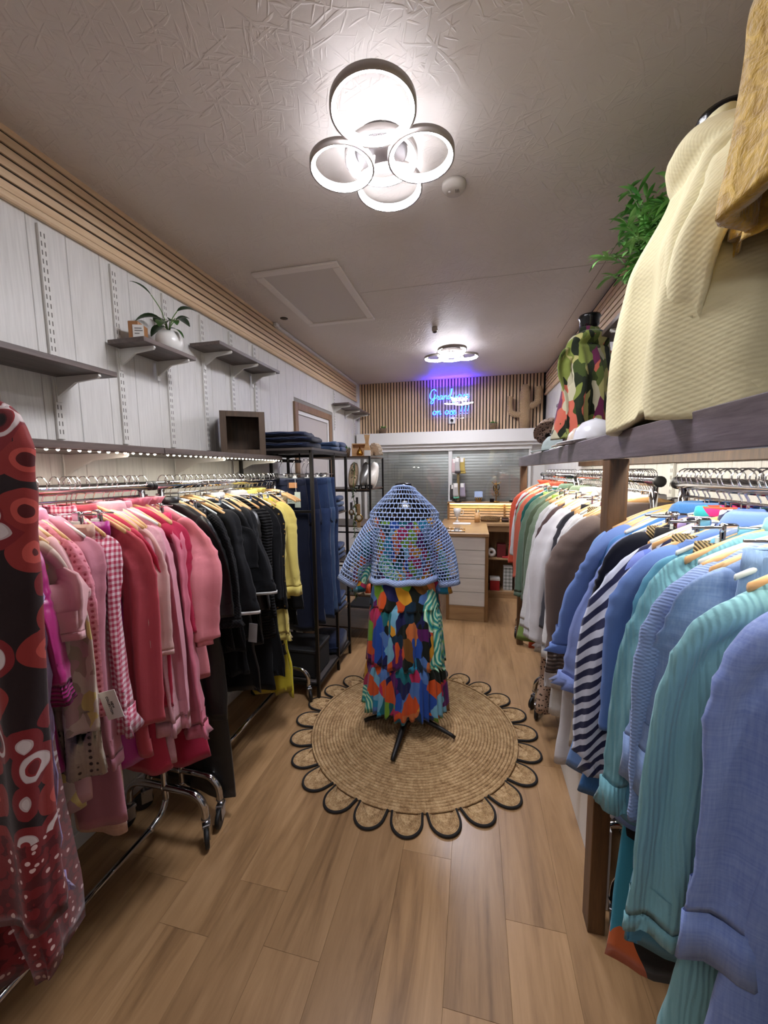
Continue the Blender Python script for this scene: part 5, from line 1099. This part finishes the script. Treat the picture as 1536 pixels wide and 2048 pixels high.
t = thing('tape_dispenser', 'small black and silver gadget on the right of the ledge', 'gadget', (.45, 4.93, zl)); MB().box(-.025, .025, -.015, .015, 0, .02, .004).build('body', M_BLKGL, t); m = MB(); m.T = Matrix.Rotation(pi/2, 4, 'Y'); m.lathe([(0, -.012), (.012, -.012), (.012, .012), (0, .012)], 14, (-.026, 0, 0)); m.build('roll', M_CHROME2, t)
zc = .902
t = thing('glass_vase', 'white footed cup beside the slatted ledge on the counter', 'cup', (-.19, 4.72, zc)); MB().lathe([(0, 0), (.03, 0), (.028, .006), (.008, .012), (.008, .05), (.03, .07), (.042, .12), (.046, .16), (.043, .16), (.036, .12), (0, .075)], 24).build('bowl', plain('white_ceramic', '#cfcdc6', .3), t); m = MB(); m.tube(smooth_path([(.04, 0, .145), (.07, 0, .135), (.065, 0, .09), (.034, 0, .085)], 5), .004, 7); m.build('handle', plain('white_ceramic', '#cfcdc6', .3), t)
t = thing('paper_sheets', 'loose white papers on the counter by the cup', 'paper', (-.14, 4.55, zc)); 
for i in range(3): MB().box(-.09+.02*i, .07+.02*i, -.07, .07, .001*i, .0008+.001*i).build('sheet', M_PAPER, t)
t = thing('pen_cup', 'light wooden pen pot with pens on the counter', 'cup', (.045, 4.70, zc)); MB().lathe([(0, 0), (.032, 0), (.032, .115), (.028, .115), (.028, .01), (0, .01)], 22).build('pot', M_LW, t)
for i in range(5): m = MB(); m.tube([(.012*cos(i*1.3), .012*sin(i*1.3), .012), (.02*cos(i*1.3), .02*sin(i*1.3), .15+.008*(i % 2))], .0035, 7); m.build('pen', (M_BLKGL, M_GOLD, M_CHROME2, M_INK, M_PAPER)[i], t)
def basket(label, loc, rx, ry, h, mat):
    t = thing('basket', label, 'basket', loc); m = MB(); m.lathe([(0, .003), (1, 0), (1.08, h), (1.0, h), (.93, .01), (0, .01)], 36, (0, 0, 0), rx, ry); m.build('body', mat, t)
    m = MB(); m.tube([(cos(q)*rx*1.05, sin(q)*ry*1.05, h) for q in [2*pi*j/36 for j in range(36)]], .006, 7, closed=True); m.build('rim', mat, t)
    for j in range(26): q = 2*pi*j/26; m = MB(); m.tube([(cos(q)*rx*1.01, sin(q)*ry*1.01, .0), (cos(q)*rx*1.09, sin(q)*ry*1.09, h)], .004, 5); m.build('stake', mat, t)
    return t
basket('low oval wicker basket on the counter below the ledge', (.20, 4.80, zc), .105, .06, .055, fab('cane', '#b08a54', 'wicker', '#6e5030'))
t = thing('card_reader', 'black and silver card terminal between the basket and wooden box', 'terminal', (.37, 4.78, zc)); MB().box(-.04, .04, -.035, .035, 0, .05, .006).build('body', M_BLKGL, t); MB().box(-.036, .036, -.037, -.0352, .02, .042).build('face', M_CHROME2, t)
t = thing('wooden_tray_box', 'brown slatted wooden box filled with white papers on the counter', 'box', (.53, 4.78, zc)); MB().box(-.085, .085, -.06, .06, 0, .085, .003).build('body', wood('brown_box', '#7c5634', '#9a7248', 'x'), t); MB().box(-.08, .085, -.055, .055, .085, .108, .004).build('papers', M_PAPER, t)
t = thing('desk_mat_items', 'glass plate with small pale cards on the counter corner', 'plate', (-.20, 4.05, zc)); MB().box(-.12, .12, -.14, .14, 0, .004, .001).build('plate', M_PANE, t)
for i in range(5): MB().box(-.1+.04*i, -.07+.04*i, -.1+.02*(i % 2), -.05+.02*(i % 2), .004, .0052).build('card', M_PAPER, t)
def boxy(label, loc, w_, d_, h_, mat, lid=None, rz=0):
    t = thing('storage_box', label, 'box', loc, rz); MB().box(-w_/2, w_/2, -d_/2, d_/2, 0, h_, .003).build('body', mat, t); 
    if lid: MB().box(-w_/2-.003, w_/2+.003, -d_/2-.003, d_/2+.003, h_*.82, h_+.002, .002).build('lid', lid, t)
    return t
M_RD = plain('red_card', '#a02024', .5); M_RD2 = plain('dark_red_card', '#5c1216', .5)
boxy('dark red box on the upper cabinet shelf', (.33, 4.76, .48), .10, .12, .16, M_RD2); boxy('kraft cardboard box on the upper cabinet shelf', (.48, 4.74, .50), .14, .12, .13, M_CARD, plain('dark_lid', '#26221f', .4))
boxy('flat bright red box under the kraft box', (.45, 4.72, .48), .22, .09, .018, M_RD); boxy('red and white box on the bottom cabinet shelf', (.26, 4.74, .08), .11, .12, .15, M_RD, M_PAPER)
t = boxy('grey and white checked tall box on the bottom shelf', (.41, 4.76, .08), .10, .10, .29, M_PAPER); k_ = fab('check_grey', '#7b8078', 'gingham', '#c8c8c2', .35); MB().box(-.0505, .0505, -.0515, -.0502, .01, .28).build('checked_face', k_, t)
boxy('brown box in the dark corner of the bottom shelf', (.54, 4.80, .08), .12, .12, .18, plain('brown_card', '#4a3524', .7))
t = thing('paper_roll', 'white paper roll standing on the upper cabinet shelf', 'roll', (.215, 4.76, .48)); m = MB(); m.T = Matrix.Translation((0, 0, .055)) @ Matrix.Rotation(pi/2, 4, 'X'); m.lathe([(.018, -.05), (.052, -.05), (.052, .05), (.018, .05), (.018, -.05)], 24); m.build('roll', M_PAPER, t)
# sock stand
t = thing('sock_stand', 'brown wooden stand on the ledge hung with sock packs', 'stand', (-.19, 4.93, zl)); MB().box(-.016, .016, -.01, .01, 0, .56, .002).build('pole', plain('olive_wood', '#6b5a34', .5), t); MB().lathe([(0, 0), (.05, 0), (.05, .01), (0, .012)], 18).build('base', M_BLKGL, t)
def sockpack(label, x_, z_, mt_, tip, rz=0):
    s_ = thing('sock_pack', label, 'socks', (-.19+x_, 4.905, z_), rz, 'sock packs'); m = MB(); rows = []
    for i in range(9):
        u_ = i/8; rows.append([((.03+.008*u_)*cos(q)+(.018*max(0, u_-.7)), .012*sin(q), -.17*u_) for q in [2*pi*j/12 for j in range(12)]])
    m.grid(rows, wrap=True, capa=True, capb=True); m.build('sock', mt_, s_); m = MB(); m.cb((.008, 0, -.178), (.075, .022, .028), .006); m.build('toe', tip, s_); MB().box(-.02, .02, -.013, -.011, -.05, 0).build('label_band', M_PAPER, s_)
SK = [('sock_pink', '#b9a0a0'), ('sock_grey', '#a8a5a2'), ('sock_mustard', '#a8924a'), ('sock_dark', '#34302f'), ('sock_mint', '#5fa88a'), ('sock_lilac', '#8d8492')]
for lb, x_, z_, i, j, rz in (('dusty pink sock pack on the upper left of the stand', -.05, 1.66, 0, 1, .5), ('grey white sock pack in front on the upper stand', -.015, 1.675, 1, 3, 0), ('mustard sock pack on the upper right of the stand', .05, 1.67, 2, 2, -.4), ('mint and white sock pack on the lower left', -.03, 1.36, 1, 4, .3), ('lilac grey sock pack on the lower right', .055, 1.36, 5, 3, -.3), ('dark sock pack at the far left below', -.075, 1.34, 3, 3, .8)): sockpack(lb, x_, z_, plain(*SK[i], .8), plain(*SK[j], .8), rz)
# cactus and pots on the shutter housing
zh = 2.019
WC = fab('cactus_weave', '#d8b58a', 'wicker', '#a08058')
t = thing('woven_cactus', 'large woven straw cactus decoration on the shutter housing', 'cactus', (.60, 5.10, zh))
m = MB(); m.lathe([(0, 0), (.058, 0), (.062, .1), (.064, .3), (.06, .44), (.048, .50), (.025, .53), (0, .54)], 24, (0, 0, 0), 1, .85); m.build('trunk', WC, t)
m = MB(); m.tube(smooth_path([(-.05, 0, .17), (-.12, 0, .18), (-.165, 0, .215), (-.175, 0, .30), (-.175, 0, .375), (-.172, 0, .395)], 5), [.036]*25+[.015], 14); m.build('arm', WC, t)
m = MB(); m.tube(smooth_path([(.05, 0, .27), (.10, 0, .28), (.145, 0, .32), (.155, 0, .40), (.155, 0, .47), (.152, 0, .50)], 5), [.040]*25+[.016], 14); m.build('arm', WC, t)
succ('small green succulent in a woven pot left of the socket', (-1.19, 5.11, zh), WICK, .05, .07, L=.045)
succ('small green succulent in a woven pot beside the straw cactus', (.23, 5.11, zh), WICK, .05, .08, L=.045)
# ---------------------------------------------------------------- rug
k = Mt('jute_coil', '#a88660', .9, 0, .15); sp = k.sep(k.co('Object')); X_, Y_ = sp[0], sp[1]
n = k.noise(k.co('Object'), 34, 3, .6); n3 = k.noise(k.co('Object'), 140, 2)
f = k.math('ADD', k.math('MULTIPLY', n.outputs[0], .6), k.math('MULTIPLY', n3.outputs[0], .45))
k.base(k.ramp(f, [(.34, '#7f6242'), (.52, '#a98a62'), (.7, '#c5a87e')])); k.bump(n3.outputs[0], .6, .003); M_JUTE = k.m
M_RUGB = plain('rug_black_cord', '#171310', .85)
rug = thing('round_rug', 'round coiled jute rug with black-edged scalloped petals', 'rug', (-.338, 2.135, 0))
R0 = .588; m = MB(); path = []; turns = 33; ppt = 54
for i in range(turns*ppt+1):
    a = 2*pi*i/ppt; r_ = .006+(R0-.012)*i/(turns*ppt); path.append((cos(a)*r_, sin(a)*r_, .0062))
m.tube(path, [.0058]*len(path), 6, ry=.0092, upv=(0, 0, 1)); o = m.build('coils', M_JUTE, rug); o['kind'] = 'stuff'
MB().lathe([(0, .004), (R0-.005, .004), (R0, .001), (R0, 0)], 64).build('backing', M_JUTE, rug)
m = MB(); m.tube([(cos(2*pi*j/96)*(R0+.002), sin(2*pi*j/96)*(R0+.002), .007) for j in range(96)], .006, 7, closed=True); m.build('edge_cord', M_JUTE, rug)
def ush(w, L, n=26, x0=.0):
    P = [(x0, -w)]; 
    for i in range(n+1): a = -pi/2+pi*i/n; P.append((L-w*1.15+cos(a)*w*1.15, sin(a)*w))
    P.append((x0, w)); return P
m = MB()
for q in range(7):
    w_ = .061-.008*q; P = ush(w_, .113-.007*q, 20, .0+.0085*q)
    m.tube([(a, b, .0055) for a, b in P], .0048, 6, ry=.0046)
m.cb((.05, 0, .003), (.08, .07, .005)); PM = m.mesh('petal', M_JUTE)
m = MB(); m.tube([(a, b, .007) for a, b in ush(.067, .121, 26, .0)], .0062, 7); PB = m.mesh('border', M_RUGB)
for i in range(24):
    a = 2*pi*(i+.5)/24-.02; o = inst('petal', PM, rug, (cos(a)*(R0+.002), sin(a)*(R0+.002), 0), (0, 0, a)); inst('border', PB, o)
# ---------------------------------------------------------------- mannequin in the middle
MX, MY = -.385, 2.15
mq = thing('mannequin', 'black headless mannequin on a four-legged stand in the middle of the rug', 'mannequin', (MX, MY, .0135))
m = MB(); m.lathe([(0, .82), (.13, .84), (.15, .95), (.125, 1.06), (.14, 1.17), (.16, 1.25), (.15, 1.30), (.07, 1.345), (.05, 1.37)], 30, (0, 0, 0), 1, .66); m.build('torso', M_BLKGL, mq)
m = MB(); m.lathe([(.056, 1.345), (.046, 1.375), (.044, 1.41), (.050, 1.425), (.046, 1.436), (0, 1.44)], 26, (0, 0, 0), 1, .9); m.build('neck', M_BLKGL, mq)
m = MB(); m.tube([(0.02, -.03, .03), (0, 0, .85)], .014, 12); m.build('pole', M_BMET, mq)
hub = Vector((.025, -.035, .085)); m = MB(); m.lathe([(0, .05), (.03, .05), (.034, .07), (.03, .12), (.016, .15)], 16, (.025, -.035, 0)); m.build('hub', M_BMET, mq)
for (x, y) in ((-.238, -.055), (.298, -.098), (-.010, -.337), (.06, .27)):
    m = MB(); e = Vector((x, y, .014)); d = (e-hub); m.tube([tuple(hub), tuple(hub+d*.5+Vector((0, 0, .012))), tuple(hub+d*.93+Vector((0, 0, .006))), tuple(e)], [.019, .017, .013, .012], 4, upv=(0, 0, 1)); m.build('leg', plain('black_stand', '#0d0c0c', .5), mq)
PRT = fab('multi_print', '#d9571f', 'tiers', cols=MULTI, s=1.35, rough=.8, bump=.12); PRT2 = fab('multi_print_small', '#2a9fc4', 'tiers', cols=MULTI, s=2.0, rough=.8, bump=.12)
dr = thing('tiered_dress', 'long dress in bright multicoloured abstract print with tiered skirt', 'dress', (MX, MY, .0135))
def oval(z, rx, ry, n=120, amp=0, kf=26, ph=0, dx=0, dy=0):
    return [(dx+cos(q)*(rx+amp*sin(kf*q+ph)+amp*.6*sin(kf*.43*q+2*ph)), dy+sin(q)*(ry+amp*sin(kf*q+ph)+amp*.6*sin(kf*.43*q+2*ph)), z) for q in [2*pi*j/n for j in range(n)]]
def tier(z0, z1, a0, a1, amp0, amp1, kf, seed, hemw=.0):
    m = MB(); rows = [oval(z0+.012, a0*.96, a0*.64, amp=0)]
    for i in range(15):
        s = i/14; R_ = a0+(a1-a0)*s**.8+.010*sst(0, .18, s); rw = oval(z0+(z1-z0)*s, R_, R_*.70, amp=amp0+(amp1-amp0)*s, kf=kf, ph=seed+s*.5)
        if i == 14 and hemw: rw = [(x, y, z+hemw*sin(7*q_*2*pi/120+seed)) for q_, (x, y, z) in enumerate(rw)]
        rows.append(rw)
    rows.append([(x*.98, y*.98, z+.004) for x, y, z in rows[-1]]); rows.append([(x*.985, y*.985, z+.03) for x, y, z in rows[-1]]); m.grid(rows, wrap=True); return m
m = MB(); rows = []
for z, rx, ry in ((1.335, .075, .055), (1.32, .105, .07), (1.285, .15, .085), (1.22, .168, .105), (1.12, .17, .11), (1.0, .158, .108), (.90, .165, .115), (.86, .175, .12)): rows.append(oval(z, rx, ry, n=60))
m.grid(rows, wrap=True); m.build('bodice', PRT2, dr)
tier(.89, .735, .168, .192, .002, .006, 20, 1).build('skirt_tier', PRT, dr)
tier(.745, .40, .192, .212, .007, .016, 31, 2).build('skirt_tier', PRT, dr)
tier(.41, .115, .212, .232, .008, .021, 31, 3.3, .008).build('skirt_tier', PRT, dr)
for sd, zc_, ox in ((-1, .80, .285), (1, .82, .225)):
    m = MB(); rows = []
    for i in range(18):
        s = i/17; r_ = .056-.008*s+.004*sin(s*20); c = Vector((sd*(.125+(ox-.125)*s**.7), .0, 1.235-(1.235-zc_)*s)); rows.append([(c.x+cos(q)*r_, c.y+sin(q)*r_*.8, c.z) for q in [2*pi*j/24 for j in range(24)]])
    rows.append([(c.x+(x-c.x)*.9, y*.9, z+.01) for x, y, z in rows[-1]]); m.grid(rows, wrap=True); m.build('sleeve', PRT2, dr)
# crocheted shrug: a real hexagonal net
KN = fab('knit_blue', '#8aa3d8', 'knit', '#a6bce6', 1.0, bump=.5)
sh = thing('crochet_shrug', 'light blue open crochet shrug draped over the mannequin shoulders', 'shrug', (MX, MY, .0135))
def hexnet(fn, nu, nv, wrap=True):
    """fn(u,v)->point; brick-offset hexagonal cells"""
    vs = []; idx = {}
    def V(i, j):
        j2 = j % (2*nu) if wrap else j
        if (i, j2) not in idx: idx[(i, j2)] = len(vs); vs.append(tuple(fn(j2/(2*nu), (i+(.22 if (i+j) % 2 else -.22)*(0 < i < nv))/nv)))
        return idx[(i, j2)]
    fs = []
    for i in range(nv):
        for c in range(nu if wrap else nu-1):
            j = 2*c+(i % 2); fs.append((V(i, j), V(i, j+1), V(i, j+2), V(i+1, j+2), V(i+1, j+1), V(i+1, j)))
    m = MB(); m._add(vs, fs, True); return m
def net_obj(m, name, th=.0062):
    o = m.build(name, KN, sh); w = o.modifiers.new('w', 'WIREFRAME'); w.thickness = th; w.use_even_offset = False; w.use_replace = True; w.use_boundary = True
    s = o.modifiers.new('s', 'SUBSURF'); s.levels = 1; s.render_levels = 1; return o
def capef(u, v):
    q = 2*pi*u; s = v
    hw = .066+(.196-.066)*min(1, s/.24)**1.05; hd = .052+(.135-.052)*min(1, s/.34)**.8
    if s > .3: hw += -.012*sin((s-.3)/.7*pi)+.006*(s-.3); hd += .012*(s-.3)
    z = 1.400-.125*min(1, s/.24)**1.15-max(0, s-.24)*.475
    z -= .018*(1-abs(cos(q)))*(1-s)*(1 if sin(q) < 0 else .3)*0
    z += .025*(-sin(q))*(1-s)**3
    if s > .6: z += (.028*cos(q)+.012*sin(q*2))*sst(.6, 1, s)
    w = .006*sin(q*7+s*6)*s
    return (cos(q)*(hw+w), sin(q)*(hd+w), z)
net_obj(hexnet(capef, 42, 24), 'body')
m = MB(); rows = []
for f, dz in ((1.0, .004), (1.045, -.006), (1.06, -.020), (1.03, -.032), (.97, -.034), (.96, -.01)): rows.append([(x*f, y*f, z+dz+.004*sin(j*.9)) for j, (x, y, z) in enumerate([capef(j/64, 1) for j in range(64)])])
m.grid(rows, wrap=True); m.build('rolled_hem', KN, sh)
m = MB(); m.tube([capef(j/40, 0) for j in range(40)], .007, 7, closed=True); m.build('neck_edge', KN, sh)
for sd, ex, ez, er in ((-1, -.325, .885, .068), (1, .252, .905, .062)):
    P0 = Vector((sd*.12, 0, 1.185)); P1 = Vector((sd*.215, .0, 1.09)); P2 = Vector((ex, -.01, ez))
    def slf(u, v, P0=P0, P1=P1, P2=P2, er=er, sd=sd):
        p = P0*(1-v)**2+P1*2*v*(1-v)+P2*v*v; t = ((P1-P0)*(1-v)+(P2-P1)*v).normalized(); b = Vector((0, 1, 0)); a = b.cross(t).normalized()
        r_ = .092*(1-v)+er*v; q = 2*pi*u; r_ *= 1+.05*sin(q*4+v*5)
        return p+a*(cos(q)*r_)+b*(sin(q)*r_*.82)
    so_ = net_obj(hexnet(slf, 24, 20), 'sleeve', .0085)
    m = MB(); rows = []; t = (P2-P1).normalized()
    for k_, f in ((0, 1.0), (.012, 1.03), (.035, 1.05), (.036, .97), (0, .93)): rows.append([tuple(P2+(slf(j/36, 1)-P2)*f+t*k_) for j in range(36)])
    m.grid(rows, wrap=True); m.build('cuff', KN, so_)
# ---------------------------------------------------------------- busts and tops on the right shelf
ZS = 1.619
def bust(label, x, y, ztop, w=.13, rz=0):
    t = thing('mannequin_bust', label, 'mannequin', (x, y, ZS), rz); h = ztop-ZS
    m = MB(); m.lathe([(0, 0), (w*.75, 0), (w*.85, h*.25), (w*.72, h*.45), (w*.98, h*.68), (w*.95, h*.78), (w*.5, h*.87), (w*.34, h*.90)], 28, (0, 0, 0), 1, .62); m.build('torso', M_BLKGL, t)
    m = MB(); m.lathe([(w*.36, h*.88), (.043, h*.93), (.043, h*.965), (.05, h*.985), (.046, h), (0, h)], 24); m.build('neck', M_BLKGL, t); return t
bust('black bust wearing the pale yellow gauze shirt', .515, 1.06, 2.275, .075, -pi/2)
ys = garment('gauze_shirt', 'pale yellow checked gauze shirt on a bust on the right shelf', 'shirt', 1, 1.05, fab('pale_gauze', '#f2e6a8', 'gauze', '#f6ecc0', .9), L=.60, sh=.155, slope=.075, hem=.30, t=.115, ty=.062, neck=.062, x=.50, z=2.225, rz=-pi/2-.12, seed=200, famp=.045, folds=3, collar='band', slv=(.40, .075, .085, -.03, -.105, 'plain'), cuff=(.055, 1.03, 1.12, .03), nz=44, n=72, hemwave=.02)
tg = MB().box(-.016, .016, -.0008, .0008, -.05, .05).build('price_tag', plain('ivory_card', '#cbbf95', .7), ys, (.19, -.04, -.42), (0, 0, pi/2))
bust('black bust wearing the mustard fluffy top at the upper right edge', .53, .69, 2.40, .09, -pi/2)
garment('fluffy_top', 'mustard yellow fluffy knitted top at the upper right edge', 'sweater', 1, .70, fab('mustard_fuzzy', '#f6c840', 'fuzzy', '#bb8a1c', 1.2), L=.46, sh=.17, slope=.06, hem=.17, t=.13, ty=.07, neck=.07, x=.52, z=2.37, rz=-pi/2, seed=201, famp=.02, slv=(.42, .085, .09, .03, -.05, 'plain'), nz=36, n=60)
bust('black bust wearing the floral blouse', .53, 2.10, 2.245, .07, .5)
FL = fab('olive_floral', '#5a6a2a', 'floral', cols=FLORAL, s=2.1, bump=.12)
garment('floral_blouse', 'olive green and magenta floral blouse on a bust, middle of right shelf', 'blouse', 1, 2.10, FL, L=.50, sh=.115, slope=.06, hem=.14, t=.085, ty=.055, neck=.052, x=.53, z=2.165, rz=.45, seed=202, famp=.022, folds=4, collar='band', slv=(.44, .05, .055, .02, -.03, 'plain'), nz=36, n=60)
# bushy plant
t = thing('bushy_plant', 'bushy bright green plant in a wicker basket on the upper right shelf', 'plant', (.70, 1.73, 2.152)); MB().lathe([(0, 0), (.06, 0), (.075, .10), (.068, .10), (.06, .01), (0, .01)], 24).build('basket', WICK, t)
m = MB(); rg = random.Random(77); m2 = MB()
for i in range(64):
    az = rg.random()*6.28; el = rg.uniform(.25, 1.5); L_ = rg.uniform(.12, .34); d = Vector((cos(az)*cos(el)*.8-.10, sin(az)*cos(el)*.8-.05, sin(el)*.95)); b = Vector((0, 0, .08)); e = b+d*L_
    e.z = min(e.z*1.15, .50)
    m2.tube([tuple(b), tuple(b+(e-b)*.6+Vector((0, 0, .02))), tuple(e)], .0022, 4)
    for j in range(24):
        s = .3+.7*rg.random(); p = b+(e-b)*s; leaf_mb(rg.uniform(.05, .085), rg.uniform(.008, .012), .7, m, tuple(p), rg.random()*6.28, rg.uniform(-.3, 1.2), n=4)
m2.build('stems', M_STEM, t)['kind'] = 'stuff'
k = Mt('bush_leaf', '#4f8a3c', .45); nn = k.noise(k.co('Object'), 14, 2); k.base(k.ramp(nn.outputs[0], [(.35, '#4a8a3c'), (.5, '#74b45a'), (.68, '#a4d684')])); o = m.build('leaves', k.m, t); o['kind'] = 'stuff'
# caps and flat things on the shelf
def cap(label, loc, rz, mat, brim, s=1, under=None):
    t = thing('cap', label, 'cap', loc, rz); m = MB(); m.lathe([(.095*s, 0), (.098*s, .025*s), (.088*s, .065*s), (.06*s, .098*s), (.02*s, .113*s), (0, .114*s)], 28); m.build('crown', mat, t)
    m = MB(); rows = []
    for i in range(6):
        f = i/5; rows.append([(cos(q)*(.094+.085*f*cos(q))*s, sin(q)*(.094+.01*f)*s, (.012-.012*f*cos(q)+.012*abs(sin(q))*f)*s) for q in [radians(-75+150*j/20) for j in range(21)]])
    m.grid(rows); o = m.build('brim', brim, t); md = o.modifiers.new('s', 'SOLIDIFY'); md.thickness = .004
    MB().lathe([(0, .113*s), (.007, .114*s), (.006, .118*s), (0, .119*s)], 10).build('button', brim, t); return t
st = thing('cap_stand', 'black stand under the leopard print cap', 'stand', (.50, 2.78, ZS)); MB().lathe([(0, 0), (.05, 0), (.05, .006), (.01, .012), (.01, .08), (.05, .13), (0, .15)], 16).build('body', M_BLKGL, st)
c = cap('leopard print cap tilted on a stand at the far end of the shelf', (.50, 2.78, ZS+.125), -2.2, fab('leopard_cap', '#7a5a44', 'leopard', s=.9), fab('leopard_cap', '#7a5a44'), 1.0); c.rotation_euler = (radians(28), radians(-20), -2.2)
cap('pale mint cap with long brim at the shelf edge by the leopard cap', (.465, 2.42, ZS+.002), radians(195), plain('mint_cloth', '#a9b6b2', .7), plain('mint_cloth', '#a9b6b2', .7), .85)
cap('clear-wrapped white cap in front of the floral blouse', (.455, 1.66, ZS+.002), radians(160), plain('satin_white', '#c9c9cc', .18), plain('satin_white', '#c9c9cc', .18), .78)
cap('pale beige cap between the floral blouse and the white cap', (.47, 1.86, ZS+.002), radians(170), plain('satin_beige', '#c3b5a4', .3), plain('satin_beige', '#c3b5a4', .3), .75)
for i, (y_, lb) in enumerate(((2.20, 'farthest flat pale card pack at the shelf edge'), (2.06, 'middle flat olive card pack at the shelf edge'), (1.93, 'nearest flat pale card pack at the shelf edge'))):
    t = thing('card_pack', lb, 'card', (.43, y_, ZS), .1*i); MB().box(-.035, .035, -.055, .055, 0, .008, .002).build('pack', (M_PAPER, plain('olive_pack', '#a9a67a', .4), M_PAPER)[i], t); MB().box(-.02, .02, -.035, .035, .008, .0088).build('print', plain('grey_ink', '#77736e', .7), t)
t = thing('felt_bag', 'taupe felt bag with black top band behind the floral blouse', 'bag', (.68, 2.0, ZS), .3); MB().box(-.05, .05, -.08, .08, 0, .15, .02).build('body', plain('taupe_felt', '#5a5248', .9), t); MB().box(-.052, .052, -.082, .082, .148, .17, .008).build('band', M_BLKGL, t)
